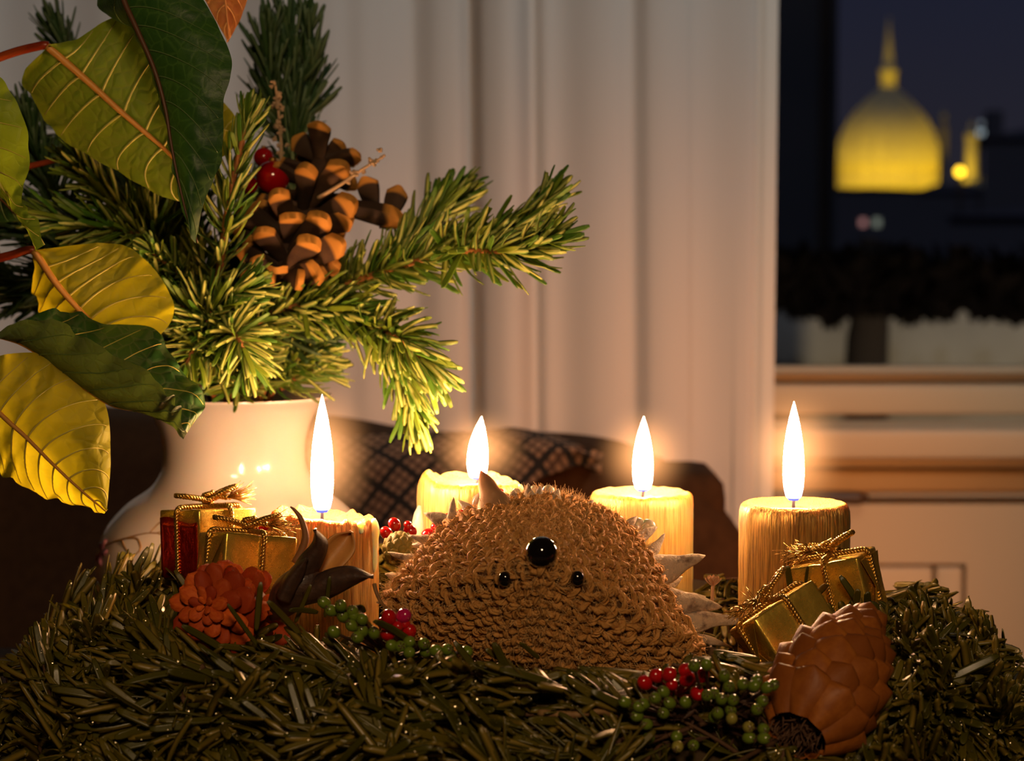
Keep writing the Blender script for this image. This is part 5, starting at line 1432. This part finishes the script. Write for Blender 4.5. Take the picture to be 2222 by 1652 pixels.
# what stands in the wreath keeps its own room: (centre, radii)
KEEP = []
for px_, hw__, Y_, py_ in ((700, 122, 1.0, 1108), (1019, 115, 1.06, 1038), (1392, 113, 1.07, 1068), (1724, 121, 1.0, 1090)):
    KEEP.append((P(px_, py_, Y_) * np.array((1, 1, 0)) + np.array((0, 0, TABLE + .09)), np.array((S(hw__, Y_), S(hw__, Y_), .09))))
KEEP.append((np.array((VX, YV, TABLE + .05)), np.array((.078, .078, .10))))
KEEP.append((P(1180, 1285, .945), np.array((.058, .052, .034))))
KEEP.append((P(1180, 1300, .92), np.array((.048, .05, .026))))
for px_, py_, Y_, r_ in ((455, 1180, .985, .019), (532, 1240, .94, .018), (1822, 1288, .958, .018), (1712, 1376, .918, .018), (446, 1314, .88, .012), (500, 1325, .895, .014), (660, 1270, .895, .011), (720, 1255, .895, .010)):
    KEEP.append((P(px_, py_, Y_), np.array((r_, r_, r_))))
for t_ in (.1, .4, .7, .95):
    KEEP.append((P(1748, 1568, .826) * (1 - t_) + P(1886, 1340, .868) * t_, np.full(3, .0175 if t_ < .8 else .011)))
for px_, py_, Y_, r_ in ((1460, 1478, .826, .011), (1490, 1468, .826, .008), (1520, 1475, .826, .007), (1410, 1475, .826, .006), (862, 1358, .858, .009), (1400, 1540, .812, .009), (1440, 1560, .812, .009), (1490, 1540, .812, .008), (1540, 1550, .812, .008), (1590, 1520, .812, .010), (1640, 1500, .812, .009), (1630, 1590, .812, .009), (1480, 1600, .812, .009), (1420, 1595, .812, .007)):
    KEEP.append((P(px_, py_, Y_), np.full(3, r_)))
KC = np.array([k[0] for k in KEEP]); KR = np.array([k[1] for k in KEEP])


def clear(p):
    """True where points p (n,3) lie outside everything set into the wreath."""
    q = (p[:, None] - KC[None]) / KR[None]
    return ((q ** 2).sum(-1) > 1).all(1)


r_ = np.random.default_rng(21)
SIL_X = [-300, 0, 60, 110, 160, 230, 330, 420, 800, 1050, 1500, 1700, 1930, 2010, 2100, 2170, 2230, 2500]
SIL_Y = [1560, 1425, 1370, 1250, 1215, 1165, 1120, 1160, 1180, 1180, 1225, 1280, 1300, 1250, 1280, 1350, 1430, 1560]
FRX = [-300, 0, 180, 300, 400, 560, 620, 700, 800, 900, 1000, 1080, 1150, 1380, 1560, 1690, 1900, 1955, 2100, 2250]
FRY = [1520, 1430, 1330, 1330, 1368, 1388, 1310, 1318, 1335, 1395, 1405, 1382, 1430, 1462, 1410, 1470, 1470, 1300, 1340, 1450]


SIGHT = [(1520, 1555, 160, 95, .814, .92), (1460, 1482, 95, 45, .828, 1.0), (1810, 1465, 130, 165, .845, 1.0), (475, 1310, 88, 92, .90, .96), (860, 1358, 48, 48, .86, 1.0), (690, 1225, 120, 95, .9, 1.0), (760, 1370, 70, 50, .853, .6), (930, 1415, 100, 32, .853, .6), (1180, 1300, 330, 150, .90, 1.0)]


def free(p):
    """Keeps tips under the hedge line of the real wreath: outer silhouette, and the front rim below what lies behind it."""
    x, y = PX(p)
    ok = y > np.interp(x, SIL_X, SIL_Y)
    front = p[:, 1] < .905
    ok = ok & (~front | (y > np.interp(x, FRX, FRY)))
    for sx_, sy_, rx_, ry_, Y_, pr in SIGHT:
        ok = ok & ~((p[:, 1] < Y_) & (((x - sx_) / rx_) ** 2 + ((y - sy_) / ry_) ** 2 < 1) & (r_.random(len(p)) < pr))
    return ok


SP = []
n_sp = 330
for k in range(n_sp):
    ph = (k * .6180339887 % 1) * 2 * math.pi
    ps = math.radians(r_.uniform(-28, 150))
    if math.sin(ph) > .25 and ps < .6: ps = math.radians(r_.uniform(50, 160))
    SP.append((ph, ps, r_.uniform(.72, 1.0)))
for k in range(150):       # the front face fills the foot of the picture
    SP.append((math.radians(r_.uniform(-165, -15)), math.radians(r_.uniform(-15, 95)), r_.uniform(.78, 1.08)))
for k in range(50):        # shoulders left and right
    SP.append((math.radians(r_.choice([r_.uniform(150, 215), r_.uniform(-35, 25)])), math.radians(r_.uniform(10, 110)), r_.uniform(.75, .95)))
allN = []
fw = MAT['fir_wreath']
for i, (ph, ps, dep) in enumerate(SP):
    o_ = tor(ph, ps, dep)
    e_ph = np.array((-math.sin(ph), math.cos(ph), 0)); e_ps = unit(np.array((-math.sin(ps) * math.cos(ph), -math.sin(ps) * math.sin(ph), math.cos(ps))))
    nr = unit(np.array((math.cos(ps) * math.cos(ph), math.cos(ps) * math.sin(ph), math.sin(ps))))
    sgn = -1 if r_.random() < .75 else 1
    al = r_.normal(0, .5)
    d_ = unit(sgn * math.cos(al) * e_ph + math.sin(al) * e_ps + nr * r_.uniform(-.05, .45))
    L_ = r_.uniform(.035, .06)
    path = spline(np.array([o_ - d_ * L_ * .5, o_, o_ + d_ * L_ * .5 - nr * .004 * r_.random()]), 14)
    A = branch_needles(path, 650, .0245, .0034, a0=52, a1=24, up=0, flip=.22, seed=900 + i, curv=(.05, .35))
    # lie along the ring: needles that would dive inward are turned out
    inward = (A[1] @ nr) < -.25
    mid = A[0] + A[1] * A[3][:, None] * .55; tip = A[0] + A[1] * A[3][:, None] + A[2] * (A[5] * A[3])[:, None]
    keep = ~inward & clear(A[0]) & clear(mid) & clear(tip) & free(tip) & free(mid) & (tip[:, 2] > TABLE + .002) & (A[0][:, 2] > TABLE + .002)
    A = [z_[keep] for z_ in A]
    if len(A[0]) < 6: continue
    cl = clear(path) & free(path)
    if cl.sum() > 4:
        q = path[cl]
        sp_o = obj('sprig', MB().tube(q, np.linspace(.0011, .0006, len(q)), 5), MAT['twig_dark'], wr)
    else:
        sp_o = None
    allN.append((A, sp_o))
# the 300 nearest, clearly visible needles are pieces of their own; each sprig keeps the rest
score = []
for i, (A, so) in enumerate(allN):
    x, y = PX(A[0]); dist = A[0][:, 1]
    outw = np.linalg.norm((A[0] - np.array((WX, WY, TABLE + .03)))[:, :2], axis=1)
    s = dist - .25 * outw - .4 * (A[0][:, 2] - TABLE)
    s = np.where((x > 0) & (x < 2222) & (y < 1640), s, 9)
    score.extend((float(a__), i, k) for k, a__ in enumerate(s))
score.sort()
pick = {}
for _s, i, k in score[:1500:5]:
    pick.setdefault(i, set()).add(k)
loose = []
for i, (A, so) in enumerate(allN):
    pk = pick.get(i, set())
    for k in pk:
        needle_object(wr, A[0][k], A[1][k], A[2][k], A[3][k], A[4][k], A[5][k], fw)
    m_ = np.array([k not in pk for k in range(len(A[0]))])
    R_ = [z_[m_] for z_ in A]
    if not m_.any(): continue
    if so is not None:
        obj('needles', needle_mb(*R_), fw, so, kind='stuff')
    else:
        loose.append(R_)
if loose:
    obj('needles', needle_mb(*[np.concatenate(z_) for z_ in zip(*loose)]), fw, wr, kind='stuff')
# single long needles that stick out past the ornaments
for (bx, by), (tx, ty), Y_, w_, cv in (((556, 1370), (566, 1262), .868, .0026, .05), ((566, 1412), (494, 1310), .862, .0018, .06), ((652, 1378), (577, 1296), .865, .0028, .18), ((640, 1352), (676, 1268), .872, .002, .04), ((690, 1330), (622, 1312), .87, .0024, .12), ((590, 1420), (470, 1392), .868, .003, .15), ((500, 1420), (392, 1350), .872, .003, .2),
        ((1066, 1496), (984, 1392), .846, .0028, .08), ((1118, 1496), (1072, 1392), .85, .0036, -.05), ((1170, 1430), (1128, 1392), .858, .0022, .05), ((1010, 1500), (946, 1422), .84, .0028, .06), ((1100, 1440), (1052, 1408), .852, .0024, .05),
        ((1868, 1318), (1830, 1256), .935, .0028, -.25), ((1856, 1322), (1862, 1276), .93, .003, .05), ((1884, 1322), (1880, 1282), .928, .003, .02), ((1775, 1290), (1800, 1252), .93, .003, .1), ((1716, 1280), (1708, 1226), .945, .0026, .05), ((1748, 1268), (1752, 1222), .945, .0014, .1),
        ((705, 1340), (716, 1250), .88, .0018, .05), ((790, 1330), (768, 1296), .868, .003, .2), ((830, 1390), (760, 1330), .858, .0034, .2), ((905, 1405), (812, 1322), .852, .003, .25), ((2000, 1320), (1962, 1262), .93, .003, .1), ((1990, 1300), (1972, 1246), .96, .0024, .3), ((2050, 1330), (2076, 1288), .95, .003, .3), ((2120, 1390), (2160, 1366), .94, .003, .2)):
    b_, t2 = P(bx, by, Y_ + .004), P(tx, ty, Y_ - .002)
    d_ = unit(t2 - b_); n_ = -FWD + rng.normal(0, .25, 3); n_ = unit(n_ - d_ * (n_ @ d_))
    needle_object(wr, b_, d_, n_, float(np.linalg.norm(t2 - b_)), w_, cv, fw)
# glitter dusted over the needles
gm_ = mat('glitter', (1.0, .86, .6), .42, 1.0)
gb = MB(); Vs = []; Fs = []
pool = [np.concatenate(z_) for z_ in zip(*[a__[0] for a__ in allN])]
m_n = len(pool[0]); idx = r_.integers(0, m_n, 20000)
t_ = r_.uniform(.1, .95, 20000)
base = pool[0][idx] + pool[1][idx] * (pool[3][idx] * t_)[:, None] + pool[2][idx] * (pool[5][idx] * pool[3][idx] * t_ ** 2 + .00066)[:, None] + np.cross(pool[1][idx], pool[2][idx]) * (r_.uniform(-.0007, .0007, 20000))[:, None]
for k in range(20000):
    nz_ = unit(np.array((0, -.12, 1) if k % 3 == 0 else (.05, -1, .3)) + r_.normal(0, .30, 3)); u = unit(np.cross(nz_, r_.normal(0, 1, 3))); v = np.cross(nz_, u); s_ = r_.uniform(.00022, .00046)
    Vs.extend((base[k] + u * s_, base[k] - u * s_ * .5 + v * s_ * .87, base[k] - u * s_ * .5 - v * s_ * .87, base[k] - nz_ * s_ * .25))
    o_ = 4 * k; Fs.extend(((o_, o_ + 1, o_ + 2), (o_, o_ + 3, o_ + 1), (o_ + 1, o_ + 3, o_ + 2), (o_ + 2, o_ + 3, o_)))
obj('glitter', MB().add(Vs, Fs), gm_, wr, smooth=False, kind='stuff')
# brown buds at sprig ends
bd = MB()
print('needles in the wreath', m_n)
